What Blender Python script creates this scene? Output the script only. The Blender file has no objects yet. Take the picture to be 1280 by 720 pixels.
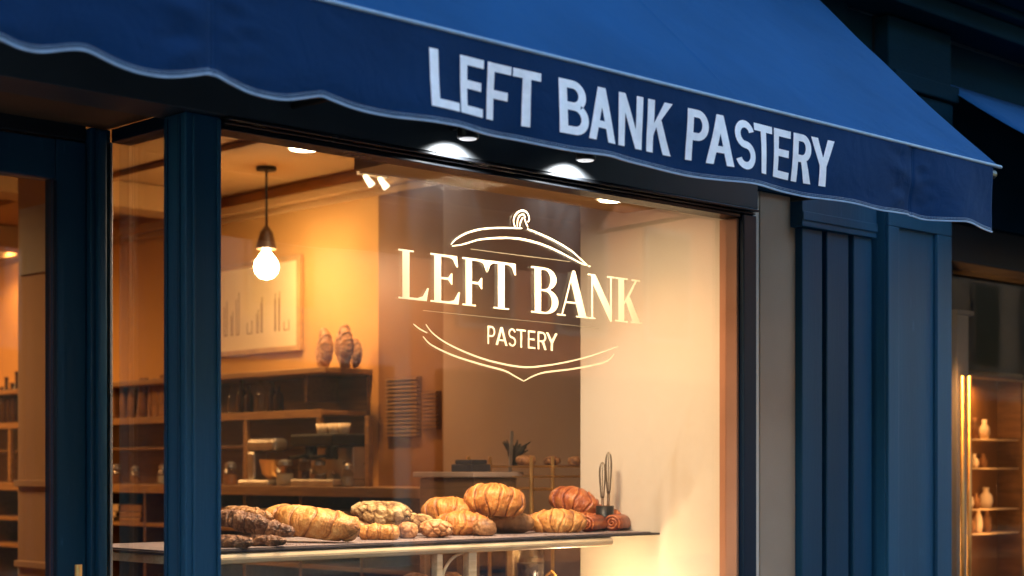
import bpy, math, random
from mathutils import Vector, Matrix, noise
from mathutils.geometry import tessellate_polygon
random.seed(7)
S = bpy.context.scene
COL = S.collection
# ---------------------------------------------------------------- camera frame
D = 3.37; H = 1.6; F = 2064.0
FX, FY = 0.6943, 0.7197            # view direction on the ground
def XY(px, Y):
    "x on the facade-parallel plane Y seen at picture column px"
    t = (px-640)/F; yy = Y + D
    return yy*(FX+FY*t)/(FY-FX*t)
def YX(px, X):
    "depth Y on the plane X=const seen at picture column px"
    t = (px-640)/F
    return X*(FY-FX*t)/(FX+FY*t) - D
def dep(X, Y): return FX*X + FY*(Y+D)
def ZZ(X, Y, py): return H + (586-py)*dep(X, Y)/F
def at(px, py, Y):
    X = XY(px, Y); return Vector((X, Y, ZZ(X, Y, py)))
def atx(px, py, X):
    Y = YX(px, X); return Vector((X, Y, ZZ(X, Y, py)))
def atd(px, py, d):
    r = (px-640)/F*d
    return Vector((FX*d+FY*r, FY*d-FX*r-D, H+(586-py)*d/F))

# ---------------------------------------------------------------- materials
def newmat(name):
    m = bpy.data.materials.new(name); m.use_nodes = True
    nt = m.node_tree; b = nt.nodes['Principled BSDF']
    return m, nt, b
def paint(name, col, rough=0.5, var=0.12, scale=6, bump=0.02, metal=0.0, spec=0.22, stretch=(1,1,1), fine=180, wear=0):
    m, nt, b = newmat(name); N = nt.nodes.new; L = nt.links.new
    tc = N('ShaderNodeTexCoord'); mp = N('ShaderNodeMapping'); mp.inputs['Scale'].default_value = stretch
    L(tc.outputs['Object'], mp.inputs[0])
    n = N('ShaderNodeTexNoise'); n.inputs['Scale'].default_value = scale; n.inputs['Detail'].default_value = 6
    L(mp.outputs[0], n.inputs['Vector'])
    cr = N('ShaderNodeValToRGB'); cr.color_ramp.elements[0].position = .3; cr.color_ramp.elements[1].position = .72
    lo = [max(0, c*(1-var)) for c in col]; hi = [min(1, c*(1+var)) for c in col]
    cr.color_ramp.elements[0].color = (*lo, 1); cr.color_ramp.elements[1].color = (*hi, 1)
    L(n.outputs['Fac'], cr.inputs[0]); L(cr.outputs[0], b.inputs['Base Color'])
    mr = N('ShaderNodeMapRange'); mr.inputs[3].default_value = max(0.02, rough-.1); mr.inputs[4].default_value = min(1, rough+.12)
    L(n.outputs['Fac'], mr.inputs[0]); L(mr.outputs[0], b.inputs['Roughness'])
    b.inputs['Metallic'].default_value = metal
    b.inputs['Specular IOR Level'].default_value = spec
    if wear:
        w_ = N('ShaderNodeTexNoise'); w_.inputs['Scale'].default_value = 34; w_.inputs['Detail'].default_value = 8; w_.inputs['Roughness'].default_value = .65
        mp2 = N('ShaderNodeMapping'); mp2.inputs['Scale'].default_value = (1, 1, .22); L(tc.outputs['Object'], mp2.inputs[0]); L(mp2.outputs[0], w_.inputs['Vector'])
        r2 = N('ShaderNodeValToRGB'); r2.color_ramp.elements[0].position = .66; r2.color_ramp.elements[1].position = .74
        L(w_.outputs['Fac'], r2.inputs[0])
        mx = N('ShaderNodeMix'); mx.data_type = 'RGBA'; mx.inputs['B'].default_value = (*[min(1, c*2.2+.02) for c in col], 1)
        L(cr.outputs[0], mx.inputs['A']); sc_ = N('ShaderNodeMath'); sc_.operation = 'MULTIPLY'; sc_.inputs[1].default_value = wear
        L(r2.outputs[0], sc_.inputs[0]); L(sc_.outputs[0], mx.inputs['Factor']); L(mx.outputs['Result'], b.inputs['Base Color'])
    if bump:
        f = N('ShaderNodeTexNoise'); f.inputs['Scale'].default_value = fine; f.inputs['Detail'].default_value = 3
        L(mp.outputs[0], f.inputs['Vector'])
        bp = N('ShaderNodeBump'); bp.inputs['Strength'].default_value = min(1, bump*10); bp.inputs['Distance'].default_value = .002
        L(f.outputs['Fac'], bp.inputs['Height']); L(bp.outputs[0], b.inputs['Normal'])
    return m
def fabric(name, col, var=.15):
    m, nt, b = newmat(name); N = nt.nodes.new; L = nt.links.new
    tc = N('ShaderNodeTexCoord')
    n = N('ShaderNodeTexNoise'); n.inputs['Scale'].default_value = 2.2; n.inputs['Detail'].default_value = 8
    L(tc.outputs['Object'], n.inputs['Vector'])
    cr = N('ShaderNodeValToRGB'); cr.color_ramp.elements[0].position = .3; cr.color_ramp.elements[1].position = .75
    cr.color_ramp.elements[0].color = (*[c*(1-var) for c in col], 1); cr.color_ramp.elements[1].color = (*[c*(1+var) for c in col], 1)
    L(n.outputs['Fac'], cr.inputs[0]); L(cr.outputs[0], b.inputs['Base Color'])
    b.inputs['Roughness'].default_value = .8; b.inputs['Specular IOR Level'].default_value = .12
    
    w1 = N('ShaderNodeTexWave'); w1.inputs['Scale'].default_value = 260; w1.bands_direction = 'X'
    w2 = N('ShaderNodeTexWave'); w2.inputs['Scale'].default_value = 260; w2.bands_direction = 'Z'
    L(tc.outputs['Object'], w1.inputs[0]); L(tc.outputs['Object'], w2.inputs[0])
    ad = N('ShaderNodeMath'); L(w1.outputs['Fac'], ad.inputs[0]); L(w2.outputs['Fac'], ad.inputs[1])
    n2 = N('ShaderNodeTexNoise'); n2.inputs['Scale'].default_value = 9; n2.inputs['Detail'].default_value = 4; n2.inputs['Distortion'].default_value = .6
    L(tc.outputs['Object'], n2.inputs['Vector'])
    b1 = N('ShaderNodeBump'); b1.inputs['Strength'].default_value = .25; b1.inputs['Distance'].default_value = .0006; L(ad.outputs[0], b1.inputs['Height'])
    b2 = N('ShaderNodeBump'); b2.inputs['Strength'].default_value = .6; b2.inputs['Distance'].default_value = .012
    L(n2.outputs['Fac'], b2.inputs['Height']); L(b1.outputs[0], b2.inputs['Normal']); L(b2.outputs[0], b.inputs['Normal'])
    return m
def emis(name, col, st):
    m, nt, b = newmat(name)
    b.inputs['Base Color'].default_value = (*col, 1); b.inputs['Emission Color'].default_value = (*col, 1)
    b.inputs['Emission Strength'].default_value = st
    return m
def glass(name, tint=(1,1,1), refl=1.0, rough=0.0, smear=0):
    m = bpy.data.materials.new(name); m.use_nodes = True; nt = m.node_tree; N = nt.nodes.new; L = nt.links.new
    nt.nodes.remove(nt.nodes['Principled BSDF']); out = nt.nodes['Material Output']
    t = N('ShaderNodeBsdfTransparent'); t.inputs[0].default_value = (*tint, 1)
    g = N('ShaderNodeBsdfGlossy'); g.inputs['Roughness'].default_value = rough
    fr = N('ShaderNodeFresnel'); ge = N('ShaderNodeNewGeometry'); ior = N('ShaderNodeMapRange'); ior.inputs[3].default_value = 1.45; ior.inputs[4].default_value = 1/1.45
    L(ge.outputs['Backfacing'], ior.inputs[0]); L(ior.outputs[0], fr.inputs[0])
    mu = N('ShaderNodeMath'); mu.operation = 'MULTIPLY'; mu.inputs[1].default_value = refl; mu.use_clamp = True
    mx = N('ShaderNodeMixShader'); L(fr.outputs[0], mu.inputs[0]); L(mu.outputs[0], mx.inputs[0]); L(t.outputs[0], mx.inputs[1]); L(g.outputs[0], mx.inputs[2])
    if smear:
        df = N('ShaderNodeBsdfDiffuse'); df.inputs[0].default_value = (.8,.8,.8,1)
        tc = N('ShaderNodeTexCoord'); mp = N('ShaderNodeMapping'); mp.inputs['Scale'].default_value = (2.5, 2.5, .8); mp.inputs['Rotation'].default_value = (0, .5, 0)
        L(tc.outputs['Object'], mp.inputs[0]); sn = N('ShaderNodeTexNoise'); sn.inputs['Scale'].default_value = 2.5; sn.inputs['Detail'].default_value = 9; sn.inputs['Distortion'].default_value = 1.5
        L(mp.outputs[0], sn.inputs['Vector']); rm = N('ShaderNodeMapRange'); rm.inputs[1].default_value = .42; rm.inputs[2].default_value = .8; rm.inputs[3].default_value = smear*.25; rm.inputs[4].default_value = smear
        L(sn.outputs['Fac'], rm.inputs[0]); m2 = N('ShaderNodeMixShader'); L(rm.outputs[0], m2.inputs[0]); L(mx.outputs[0], m2.inputs[1]); L(df.outputs[0], m2.inputs[2])
        L(m2.outputs[0], out.inputs[0]); return m
    L(mx.outputs[0], out.inputs[0]); return m
def wood(name, c1, c2, rough=.5, axis=(1,12,12)):
    m, nt, b = newmat(name); N = nt.nodes.new; L = nt.links.new
    tc = N('ShaderNodeTexCoord'); mp = N('ShaderNodeMapping'); mp.inputs['Scale'].default_value = axis; L(tc.outputs['Object'], mp.inputs[0])
    n = N('ShaderNodeTexNoise'); n.inputs['Scale'].default_value = 4; n.inputs['Detail'].default_value = 9; n.inputs['Distortion'].default_value = 1.2
    L(mp.outputs[0], n.inputs['Vector'])
    cr = N('ShaderNodeValToRGB'); cr.color_ramp.elements[0].position = .3; cr.color_ramp.elements[1].position = .7
    cr.color_ramp.elements[0].color = (*c1, 1); cr.color_ramp.elements[1].color = (*c2, 1)
    L(n.outputs['Fac'], cr.inputs[0]); L(cr.outputs[0], b.inputs['Base Color']); b.inputs['Roughness'].default_value = rough
    bp = N('ShaderNodeBump'); bp.inputs['Strength'].default_value = .2; bp.inputs['Distance'].default_value = .002
    L(n.outputs['Fac'], bp.inputs['Height']); L(bp.outputs[0], b.inputs['Normal'])
    return m
def pastrymat(name, lo, mid, hi, rough=.55, crumb=0.0, spots=0.5, glaze=.16):
    "crust colour follows the baked ridges stored on the mesh, broken up by noise"
    m, nt, b = newmat(name); N = nt.nodes.new; L = nt.links.new
    at_ = N('ShaderNodeAttribute'); at_.attribute_name = 'bake'
    tc = N('ShaderNodeTexCoord'); n = N('ShaderNodeTexNoise'); n.inputs['Scale'].default_value = 26; n.inputs['Detail'].default_value = 9; n.inputs['Roughness'].default_value = .68
    L(tc.outputs['Object'], n.inputs['Vector'])
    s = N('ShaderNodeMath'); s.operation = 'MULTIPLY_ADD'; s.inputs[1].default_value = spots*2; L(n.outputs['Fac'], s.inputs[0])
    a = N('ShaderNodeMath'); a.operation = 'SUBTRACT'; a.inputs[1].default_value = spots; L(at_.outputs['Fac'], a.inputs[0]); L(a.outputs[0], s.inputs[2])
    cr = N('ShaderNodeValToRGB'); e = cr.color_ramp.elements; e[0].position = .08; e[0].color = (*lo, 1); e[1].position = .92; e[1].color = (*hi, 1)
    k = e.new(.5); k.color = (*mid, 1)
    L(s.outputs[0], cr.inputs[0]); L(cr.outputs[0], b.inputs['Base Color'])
    b.inputs['Roughness'].default_value = rough; b.inputs['Coat Weight'].default_value = glaze; b.inputs['Coat Roughness'].default_value = .3
    b.inputs['Subsurface Weight'].default_value = .02; b.inputs['Subsurface Radius'].default_value = (.01, .005, .002)
    f = N('ShaderNodeTexNoise'); f.inputs['Scale'].default_value = 120 if not crumb else 70; f.inputs['Detail'].default_value = 6
    L(tc.outputs['Object'], f.inputs['Vector'])
    bp = N('ShaderNodeBump'); bp.inputs['Strength'].default_value = .8+crumb; bp.inputs['Distance'].default_value = .005 + .004*crumb
    L(f.outputs['Fac'], bp.inputs['Height']); L(bp.outputs[0], b.inputs['Normal'])
    return m

M = {}
M['canopy'] = fabric('lit_awning_canvas', (.010, .068, .178), .18)  # same canvas as the valance; sky light on the slope put into its colour
M['valance'] = fabric('shaded_awning_canvas', (.003, .027, .088), .2)  # darker copy of the canvas: shade on the upright valance put into colour
M['trim'] = paint('awning_trim', (.27, .38, .50), .45, .15, 30)
M['letter'] = paint('sign_white', (.93, .93, .93), .65, .07, 45, .06)
M['navy'] = paint('navy_paint', (.009, .053, .098), .42, .25, 5, .03, stretch=(1,1,.08), fine=150, wear=.35)
M['navy2'] = paint('blue_grey_paint', (.018, .080, .138), .42, .22, 5, .03, stretch=(1,1,.08), fine=150, wear=.35)
M['navyd'] = paint('midnight_paint', (.006, .016, .030), .32, .2, 3, .01, stretch=(1,1,.15))
M['fascia'] = paint('soot_grey_paint', (.055,.058,.062), .45, .15, 4, .01)
M['black'] = paint('black_gloss_paint', (.010, .011, .013), .22, .3, 4, .01)
M['blackm'] = paint('black_paint', (.012, .014, .018), .5, .3, 4, .01)
M['teal'] = paint('weathered_teal_paint', (.003, .020, .034), .85, .35, 4, .05, spec=.03, stretch=(.3,1,1))
M['taupe'] = paint('taupe_render', (.44, .30, .19), .7, .12, 2.5, .04)
M['metal'] = paint('brushed_steel', (.45, .43, .40), .3, .1, 20, .01, metal=.9)
M['brass'] = paint('brass', (.80, .50, .18), .42, .15, 20, .01, metal=1)
M['darkmetal'] = paint('dark_metal', (.03, .028, .026), .4, .2, 20, .01, metal=.6)
M['cream'] = paint('cream_plaster', (.74, .63, .48), .75, .04, 1.5, .03)
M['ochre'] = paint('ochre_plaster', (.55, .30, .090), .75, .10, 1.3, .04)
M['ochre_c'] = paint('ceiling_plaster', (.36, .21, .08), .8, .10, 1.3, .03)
M['brown'] = paint('brown_panelling', (.22, .105, .034), .5, .12, 2, .02, stretch=(1,1,.3))
M['mauve'] = paint('reflection_and_table_grey', (.36, .25, .18), .7, .08, 1.5, .03)  # grey of pane reflections put into wall and column; also the tabletop
M['floor'] = wood('floor_boards', (.10, .05, .02), (.2, .1, .045), .4)
M['wood_l'] = wood('pale_wood', (.62, .44, .24), (.80, .62, .38), .45)
M['wood_m'] = wood('oak_wood', (.20, .10, .035), (.32, .17, .06), .45, (12,1,12))  # darkened to lower shelf contrast: reflected haze put into the wood colour
M['wood_d'] = wood('walnut_wood', (.09, .045, .018), (.17, .085, .034), .4, (12,1,12))  # lightened: haze of pane reflections put into the wood colour
M['slate'] = paint('slate_tray', (.05, .04, .042), .45, .3, 14, .04)
M['paper'] = paint('greaseproof_paper', (.22, .17, .16), .6, .2, 10, .06)
M['glass'] = glass('window_glass', (.97,.97,.96), 1.45, 0, .007)
M['glass_dark'] = glass('neighbour_glass', (.85,.80,.74), .30)
M['jar'] = glass('jar_glass', (.90,.86,.78), 2.2, .03)
M['wire'] = paint('wire', (.30, .24, .17), .35, .2, 20, 0, metal=.8)
M['bottle'] = paint('brown_bottle', (.05, .022, .010), .12, .3, 6, 0)
M['kraft'] = paint('kraft_paper', (.30, .155, .07), .8, .3, 18, .08)
M['bulb'] = emis('lit_bulb', (1, .78, .45), 7)
M['down'] = emis('lit_downlight', (1, .80, .50), 3)
M['spoth'] = emis('dim_lit_spot', (1, .80, .50), .35)
M['downw'] = emis('lit_white_lamp', (.95, .97, 1), .04)
M['art'] = None
M['asphalt'] = paint('asphalt', (.05, .05, .052), .85, .3, 8, .1, fine=60)
M['paving'] = paint('paving', (.11, .105, .10), .8, .2, 3, .06, fine=40)
M['stone'] = paint('stone', (.16, .17, .18), .8, .2, 1.2, .05)
M['stone2'] = paint('pale_render', (.36, .37, .38), .8, .12, 1.0, .05)
M['brick'] = paint('brick', (.22, .11, .08), .85, .3, 6, .06)
M['cr'] = pastrymat('croissant_crust', (.11,.024,.005), (.47,.165,.027), (.76,.38,.10))
M['cr2'] = pastrymat('pale_croissant_crust', (.18,.05,.010), (.58,.25,.055), (.80,.48,.17))
M['red'] = pastrymat('red_glazed_crust', (.13,.018,.006), (.42,.10,.024), (.68,.30,.09), .4, 0, .5, .25)
M['roll'] = pastrymat('roll_crust', (.16,.055,.018), (.45,.19,.06), (.66,.37,.17), .6, .4, .5, .1)
M['crumble'] = pastrymat('crumble_crust', (.16,.07,.02), (.48,.29,.11), (.72,.52,.27), .75, 1.0, .6, .0)
M['choc'] = pastrymat('dark_crust', (.035,.013,.007), (.15,.058,.025), (.50,.27,.13), .6, .6, .5, .1)
M['jam'] = paint('jam_swirl', (.22, .02, .012), .2, .3, 60, .05)
M['nutbread'] = pastrymat('bread_crust', (.12,.045,.014), (.34,.16,.055), (.60,.36,.16), .6, .3, .5, .1)
# translucent lettering on the glass
m = bpy.data.materials.new('window_lettering_gold'); m.use_nodes = True; nt = m.node_tree
nt.nodes.remove(nt.nodes['Principled BSDF'])
dn = nt.nodes.new('ShaderNodeBsdfDiffuse'); tn = nt.nodes.new('ShaderNodeBsdfTranslucent'); mxn = nt.nodes.new('ShaderNodeMixShader')
dn.inputs[0].default_value = (.9,.8,.55,1); tn.inputs[0].default_value = (.93,.84,.58,1); mxn.inputs[0].default_value = .75
nt.links.new(dn.outputs[0], mxn.inputs[1]); nt.links.new(tn.outputs[0], mxn.inputs[2]); nt.links.new(mxn.outputs[0], nt.nodes['Material Output'].inputs[0])
M['gold'] = m

# ---------------------------------------------------------------- mesh helpers
class MB:
    def __init__(s): s.v = []; s.f = []; s.bake = []
    def box(s, x0, x1, y0, y1, z0, z1):
        x0, x1 = min(x0,x1), max(x0,x1); y0, y1 = min(y0,y1), max(y0,y1); z0, z1 = min(z0,z1), max(z0,z1)
        n = len(s.v)
        s.v += [(x0,y0,z0),(x1,y0,z0),(x1,y1,z0),(x0,y1,z0),(x0,y0,z1),(x1,y0,z1),(x1,y1,z1),(x0,y1,z1)]
        s.f += [tuple(n+i for i in q) for q in ((0,3,2,1),(4,5,6,7),(0,1,5,4),(1,2,6,5),(2,3,7,6),(3,0,4,7))]
        return s
    def tube(s, pts, r, seg=8, cap=True):
        pts = [Vector(p) for p in pts]; rs = r if isinstance(r, (list, tuple)) else [r]*len(pts)
        n0 = len(s.v); up = None
        for i, p in enumerate(pts):
            t = (pts[min(i+1, len(pts)-1)]-pts[max(i-1, 0)]).normalized()
            if up is None:
                up = Vector((0,0,1)) if abs(t.z) < .9 else Vector((1,0,0))
            a = t.cross(up).normalized(); b = a.cross(t).normalized(); up = b
            for k in range(seg):
                q = 2*math.pi*k/seg; s.v.append(tuple(p+(a*math.cos(q)+b*math.sin(q))*rs[i]))
        for i in range(len(pts)-1):
            for k in range(seg):
                k2 = (k+1) % seg
                s.f.append((n0+i*seg+k, n0+i*seg+k2, n0+(i+1)*seg+k2, n0+(i+1)*seg+k))
        if cap:
            s.f.append(tuple(n0+k for k in range(seg))[::-1]); s.f.append(tuple(n0+(len(pts)-1)*seg+k for k in range(seg)))
        return s
    def lathe(s, prof, c=(0,0,0), seg=20):
        n0 = len(s.v)
        for r, z in prof:
            for k in range(seg):
                q = 2*math.pi*k/seg; s.v.append((c[0]+r*math.cos(q), c[1]+r*math.sin(q), c[2]+z))
        for i in range(len(prof)-1):
            for k in range(seg):
                k2 = (k+1) % seg; s.f.append((n0+i*seg+k, n0+i*seg+k2, n0+(i+1)*seg+k2, n0+(i+1)*seg+k))
        s.f.append(tuple(n0+k for k in range(seg))[::-1]); s.f.append(tuple(n0+(len(prof)-1)*seg+k for k in range(seg)))
        return s
    def build(s, name, mat, parent=None, bevel=0, smooth=False, loc=None, rot=None):
        me = bpy.data.meshes.new(name); me.from_pydata([tuple(v) for v in s.v], [], s.f); me.update()
        if s.bake:
            a = me.attributes.new('bake', 'FLOAT', 'POINT'); a.data.foreach_set('value', s.bake)
        if smooth: me.polygons.foreach_set('use_smooth', [True]*len(me.polygons))
        me.materials.append(mat); o = bpy.data.objects.new(name, me); COL.objects.link(o)
        if parent: o.parent = parent
        if loc is not None: o.location = loc
        if rot is not None: o.rotation_euler = rot
        if bevel:
            b = o.modifiers.new('bevel', 'BEVEL'); b.width = bevel; b.segments = 2; b.limit_method = 'ANGLE'
        return o
def recentre(o, loc):
    "put the origin of a mesh object at loc without moving its shape"
    loc = Vector(loc)
    for v in o.data.vertices: v.co -= loc
    o.location = loc; return o
def tag(o, label=None, cat=None, group=None, kind=None):
    if label: o['label'] = label
    if cat: o['category'] = cat
    if group: o['group'] = group
    if kind: o['kind'] = kind
    return o
def empty(name, loc=(0,0,0), rz=0, **k):
    o = bpy.data.objects.new(name, None); COL.objects.link(o); o.location = loc; o.rotation_euler = (0,0,rz); o.empty_display_size = .1
    return tag(o, **k)
def root_at(name, loc, **k):
    "Empty at the thing's base; children keep world coordinates through local offset"
    return empty(name, loc, **k)
def part(mb, name, mat, root, bevel=0, smooth=False):
    "mesh given in world coordinates, parented under root"
    o = mb.build(name, mat, root, bevel, smooth)
    off = Vector((0,0,0)); p = root
    while p is not None: off += p.location; p = p.parent
    for v in o.data.vertices: v.co -= off
    return o
LS = .185
def light(name, kind, loc, energy, col=(1,.62,.30), size=.1, spot=None, rot=None, blend=.5):
    l = bpy.data.lights.new(name, kind); l.energy = energy*LS; l.color = col
    if kind == 'AREA': l.size = size; l.shape = 'DISK'
    else: l.shadow_soft_size = size
    if kind == 'SPOT': l.spot_size = math.radians(spot or 90); l.spot_blend = blend
    o = bpy.data.objects.new(name, l); COL.objects.link(o); o.location = loc
    if rot: o.rotation_euler = rot
    return o
WARM = (1, .50, .17)

# ---------------------------------------------------------------- glyphs (unit box outlines)
def arc(cx, cy, rx, ry, a0, a1, n=14):
    return [(cx+rx*math.cos(math.radians(a0+(a1-a0)*i/n)), cy+ry*math.sin(math.radians(a0+(a1-a0)*i/n))) for i in range(n+1)]
def sans(ch, a, b):
    m = .52
    if ch == 'L': return [[(0,0),(1,0),(1,b),(a,b),(a,1),(0,1)]]
    if ch == 'E': return [[(0,0),(1,0),(1,b),(a,b),(a,m-b/2),(.92,m-b/2),(.92,m+b/2),(a,m+b/2),(a,1-b),(1,1-b),(1,1),(0,1)]]
    if ch == 'F': return [[(0,0),(a,0),(a,.46-b/2),(.90,.46-b/2),(.90,.46+b/2),(a,.46+b/2),(a,1-b),(1,1-b),(1,1),(0,1)]]
    if ch == 'T': return [[(.5-a/2,0),(.5+a/2,0),(.5+a/2,1-b),(1,1-b),(1,1),(0,1),(0,1-b),(.5-a/2,1-b)]]
    if ch == 'B':
        t1 = m+b/2; c1 = t1/2; b2 = m-b/2; c2 = (1+b2)/2
        o = [(0,0)]+arc(.5,c1,.5,c1,-90,62)+arc(.47,c2,.46,1-c2,-58,90)+[(0,1)]
        h1 = [(a,b)]+arc(.5,(b+b2)/2,.5-a,(b2-b)/2,-90,90)+[(a,b2)]
        h2 = [(a,t1)]+arc(.47,(t1+1-b)/2,.46-a,(1-b-t1)/2,-90,90)+[(a,1-b)]
        return [o, h1, h2]
    if ch == 'P':
        lo = .40; c = (1+lo)/2
        return [[(0,0),(a,0),(a,lo)]+arc(.5,c,.5,(1-lo)/2,-90,90)+[(0,1)], [(a,lo+b)]+arc(.5,c,.5-a,(1-lo)/2-b,-90,90)+[(a,1-b)]]
    if ch == 'R':
        lo = .42; c = (1+lo)/2
        return [[(0,0),(a,0),(a,lo),(.46,lo),(1-a*1.12,0),(1.02,0),(.74,lo+.05)]+arc(.5,c,.48,(1-lo)/2,-52,90)+[(0,1)], [(a,lo+b)]+arc(.5,c,.48-a,(1-lo)/2-b,-90,90)+[(a,1-b)]]
    if ch == 'A':
        k = .24; w = a*1.0
        f = lambda y: .5-w*.5+(0-(.5-w*.5))*(1-y)      # left outer edge at y
        i = lambda y: f(y)+w
        apex = (.5-w)/(.5-w*.5)
        return [[(0,0),(w,0),(i(k),k),(1-i(k),k),(1-w,0),(1,0),(.5+w*.5,1),(.5-w*.5,1)], [(i(k+b*.9),k+b*.9),(1-i(k+b*.9),k+b*.9),(.5,min(.9,apex))]]
    if ch == 'N': return [[(0,0),(a,0),(a,.64),(1-a,0),(1,0),(1,1),(1-a,1),(1-a,.36),(a,1),(0,1)]]
    if ch == 'K': return [[(0,0),(a,0),(a,.33),(.37,.50),(1-a*1.15,0),(1.02,0),(.55,.65),(.98,1),(.98-a*1.2,1),(a,.56),(a,1),(0,1)]]
    if ch == 'Y': return [[(.5-a/2,0),(.5+a/2,0),(.5+a/2,.42),(1,1),(1-a*1.08,1),(.5,.60),(a*1.08,1),(0,1),(.5-a/2,.42)]]
    if ch == 'S':
        cu = (1+.5-b/2)/2; ru = (.5+b/2)/2; cl = (.5+b/2)/2
        A = arc(.5,cu,.49,ru,18,270,18); A2 = arc(.5,cu,.49-a,ru-b,18,270,18)
        B_ = arc(.5,cl,.5-a,cl-b,90,-158,18); B2 = arc(.5,cl,.5,cl,90,-158,18)
        return [A+B_+list(reversed(A2+B2))]
def serif(ch):
    b = .035; s0, s1 = .13, .36
    if ch == 'L': return [[(0,0),(.93,0),(1,.27),(.95,.27),(.80,.09),(.62,b+.01),(s1,b+.01),(s1,1-b),(.5,1-b),(.5,1),(0,1),(0,1-b),(s0,1-b),(s0,b),(0,b)]]
    if ch == 'E': return [[(0,0),(.95,0),(1,.26),(.95,.26),(.80,.08),(.62,b+.01),(s1,b+.01),(s1,.49),(.60,.49),(.70,.40),(.74,.40),(.74,.63),(.70,.63),(.60,.535),(s1,.535),(s1,.955),(.62,.955),(.76,.92),(.88,.77),(.93,.77),(.90,1),(0,1),(0,1-b),(s0,1-b),(s0,b),(0,b)]]
    if ch == 'F': return [[(0,0),(.52,0),(.52,b),(s1+.01,b),(s1+.01,.47),(.62,.47),(.73,.38),(.77,.38),(.77,.61),(.73,.61),(.62,.515),(s1+.01,.515),(s1+.01,.955),(.66,.955),(.82,.92),(.94,.75),(1,.75),(.96,1),(0,1),(0,1-b),(s0,1-b),(s0,b),(0,b)]]
    if ch == 'T': return [[(.24,0),(.76,0),(.76,b),(.61,b),(.61,.955),(.76,.955),(.87,.91),(.95,.76),(1,.76),(.98,1),(.02,1),(0,.76),(.05,.76),(.13,.91),(.24,.955),(.39,.955),(.39,b),(.24,b)]]
    if ch == 'B':
        o = [(0,0)]+arc(.52,.27,.48,.27,-90,66)+arc(.50,.76,.43,.24,-62,90)+[(0,1),(0,1-b),(.13,1-b),(.13,b),(0,b)]
        return [o, [(.36,b+.01)]+arc(.50,.265,.26,.225,-90,90)+[(.36,.49)], [(.36,.53)]+arc(.49,.745,.22,.212,-90,90)+[(.36,.957)]]
    if ch == 'A':
        return [[(-.02,0),(.26,0),(.26,b),(.17,b),(.27,.29),(.60,.29),(.69,b),(.60,b),(.60,0),(1.03,0),(1.03,b),(.94,b),(.57,1.02),(.49,1.02),(.12,b),(-.02,b)], [(.285,.33),(.585,.33),(.437,.78)]]
    if ch == 'N': return [[(-.02,0),(.27,0),(.27,b),(.17,b),(.17,.78),(.86,-.02),(.93,-.02),(.93,1-b),(1.04,1-b),(1.04,1),(.74,1),(.74,1-b),(.855,1-b),(.855,.31),(.26,1),(-.04,1),(-.04,1-b),(.10,1-b),(.10,b),(-.02,b)]]
    if ch == 'K': return [[(0,0),(.50,0),(.50,b),(.36,b),(.36,.40),(.43,.47),(.70,b),(.62,b),(.62,0),(1.08,0),(1.08,b),(1.0,b),(.58,.60),(.87,1-b),(1.0,1-b),(1.0,1),(.66,1),(.66,1-b),(.79,1-b),(.36,.47),(.36,1-b),(.50,1-b),(.50,1),(0,1),(0,1-b),(.13,1-b),(.13,b),(0,b)]]
def glyph_mesh(mb, loops, fn, subdiv=0):
    vec = [[Vector((u, v, 0)) for u, v in l] for l in loops]
    tris = tessellate_polygon(vec); flat = [p for l in loops for p in l]
    T = [[flat[i] for i in t] for t in tris]
    for _ in range(subdiv):
        N_ = []
        for t in T:
            m01 = ((t[0][0]+t[1][0])/2, (t[0][1]+t[1][1])/2); m12 = ((t[1][0]+t[2][0])/2, (t[1][1]+t[2][1])/2); m20 = ((t[2][0]+t[0][0])/2, (t[2][1]+t[0][1])/2)
            N_ += [[t[0],m01,m20],[m01,t[1],m12],[m20,m12,t[2]],[m01,m12,m20]]
        T = N_
    for t in T:
        ar = (t[1][0]-t[0][0])*(t[2][1]-t[0][1])-(t[2][0]-t[0][0])*(t[1][1]-t[0][1])
        if abs(ar) < 1e-9: continue
        if ar < 0: t = [t[0], t[2], t[1]]
        n = len(mb.v); mb.v += [tuple(fn(*p)) for p in t]; mb.f.append((n, n+1, n+2))

# ================================================================ STRUCTURE: ground, street
g = MB().box(-60, 60, -60, 60, -.5, -.15).build('ground', M['asphalt']); tag(g, kind='structure')
pv = MB().box(-30, 40, -3.0-1.6, .3, -.146, 0).build('pavement', M['paving'], bevel=.01); tag(pv, kind='structure')
pv2 = MB().box(-30, 40, -16.5, -13.0, -.146, 0).build('pavement', M['paving'], bevel=.01); tag(pv2, kind='structure')
kb = MB().box(-30, 40, -4.75, -4.604, -.146, .004).build('kerb', M['stone'], bevel=.012); tag(kb, kind='structure')
# houses across the street (seen mirrored in the glass)
def opp_house(x0, x1, h, mat, label, win_h):
    r = root_at('terraced_house', (x0, -16.5, 0), label=label, cat='house')
    part(MB().box(x0, x1, -24, -16.5, 0, h), 'wall', mat, r)
    part(MB().box(x0-.02, x1-.02, -16.5+.003, -16.1, h-.5, h-.1), 'cornice', M['stone2'], r)
    z = 4.0
    while z+win_h < h-.6:
        x = x0+1.0
        while x+1.1 < x1-.5:
            f = part(MB().box(x-.08, x+1.18, -16.497, -16.42, z-.1, z+win_h+.1), 'window', M['stone'], r)
            part(MB().box(x, x+1.1, -16.418, -16.40, z, z+win_h), 'pane', M['black'], f)
            x += 2.3
        z += win_h+1.3
    part(MB().box(x0+.5, x1-.5, -16.497, -16.3, .3, 3.2), 'shop_window', M['black'], r)
opp_house(-40, -14.02, 13, M['stone'], 'wide stone house furthest left across the street', 1.9)
opp_house(-14, -4, 11.5, M['brick'], 'brick terraced house across the street, left of the pale one', 1.7)
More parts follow.
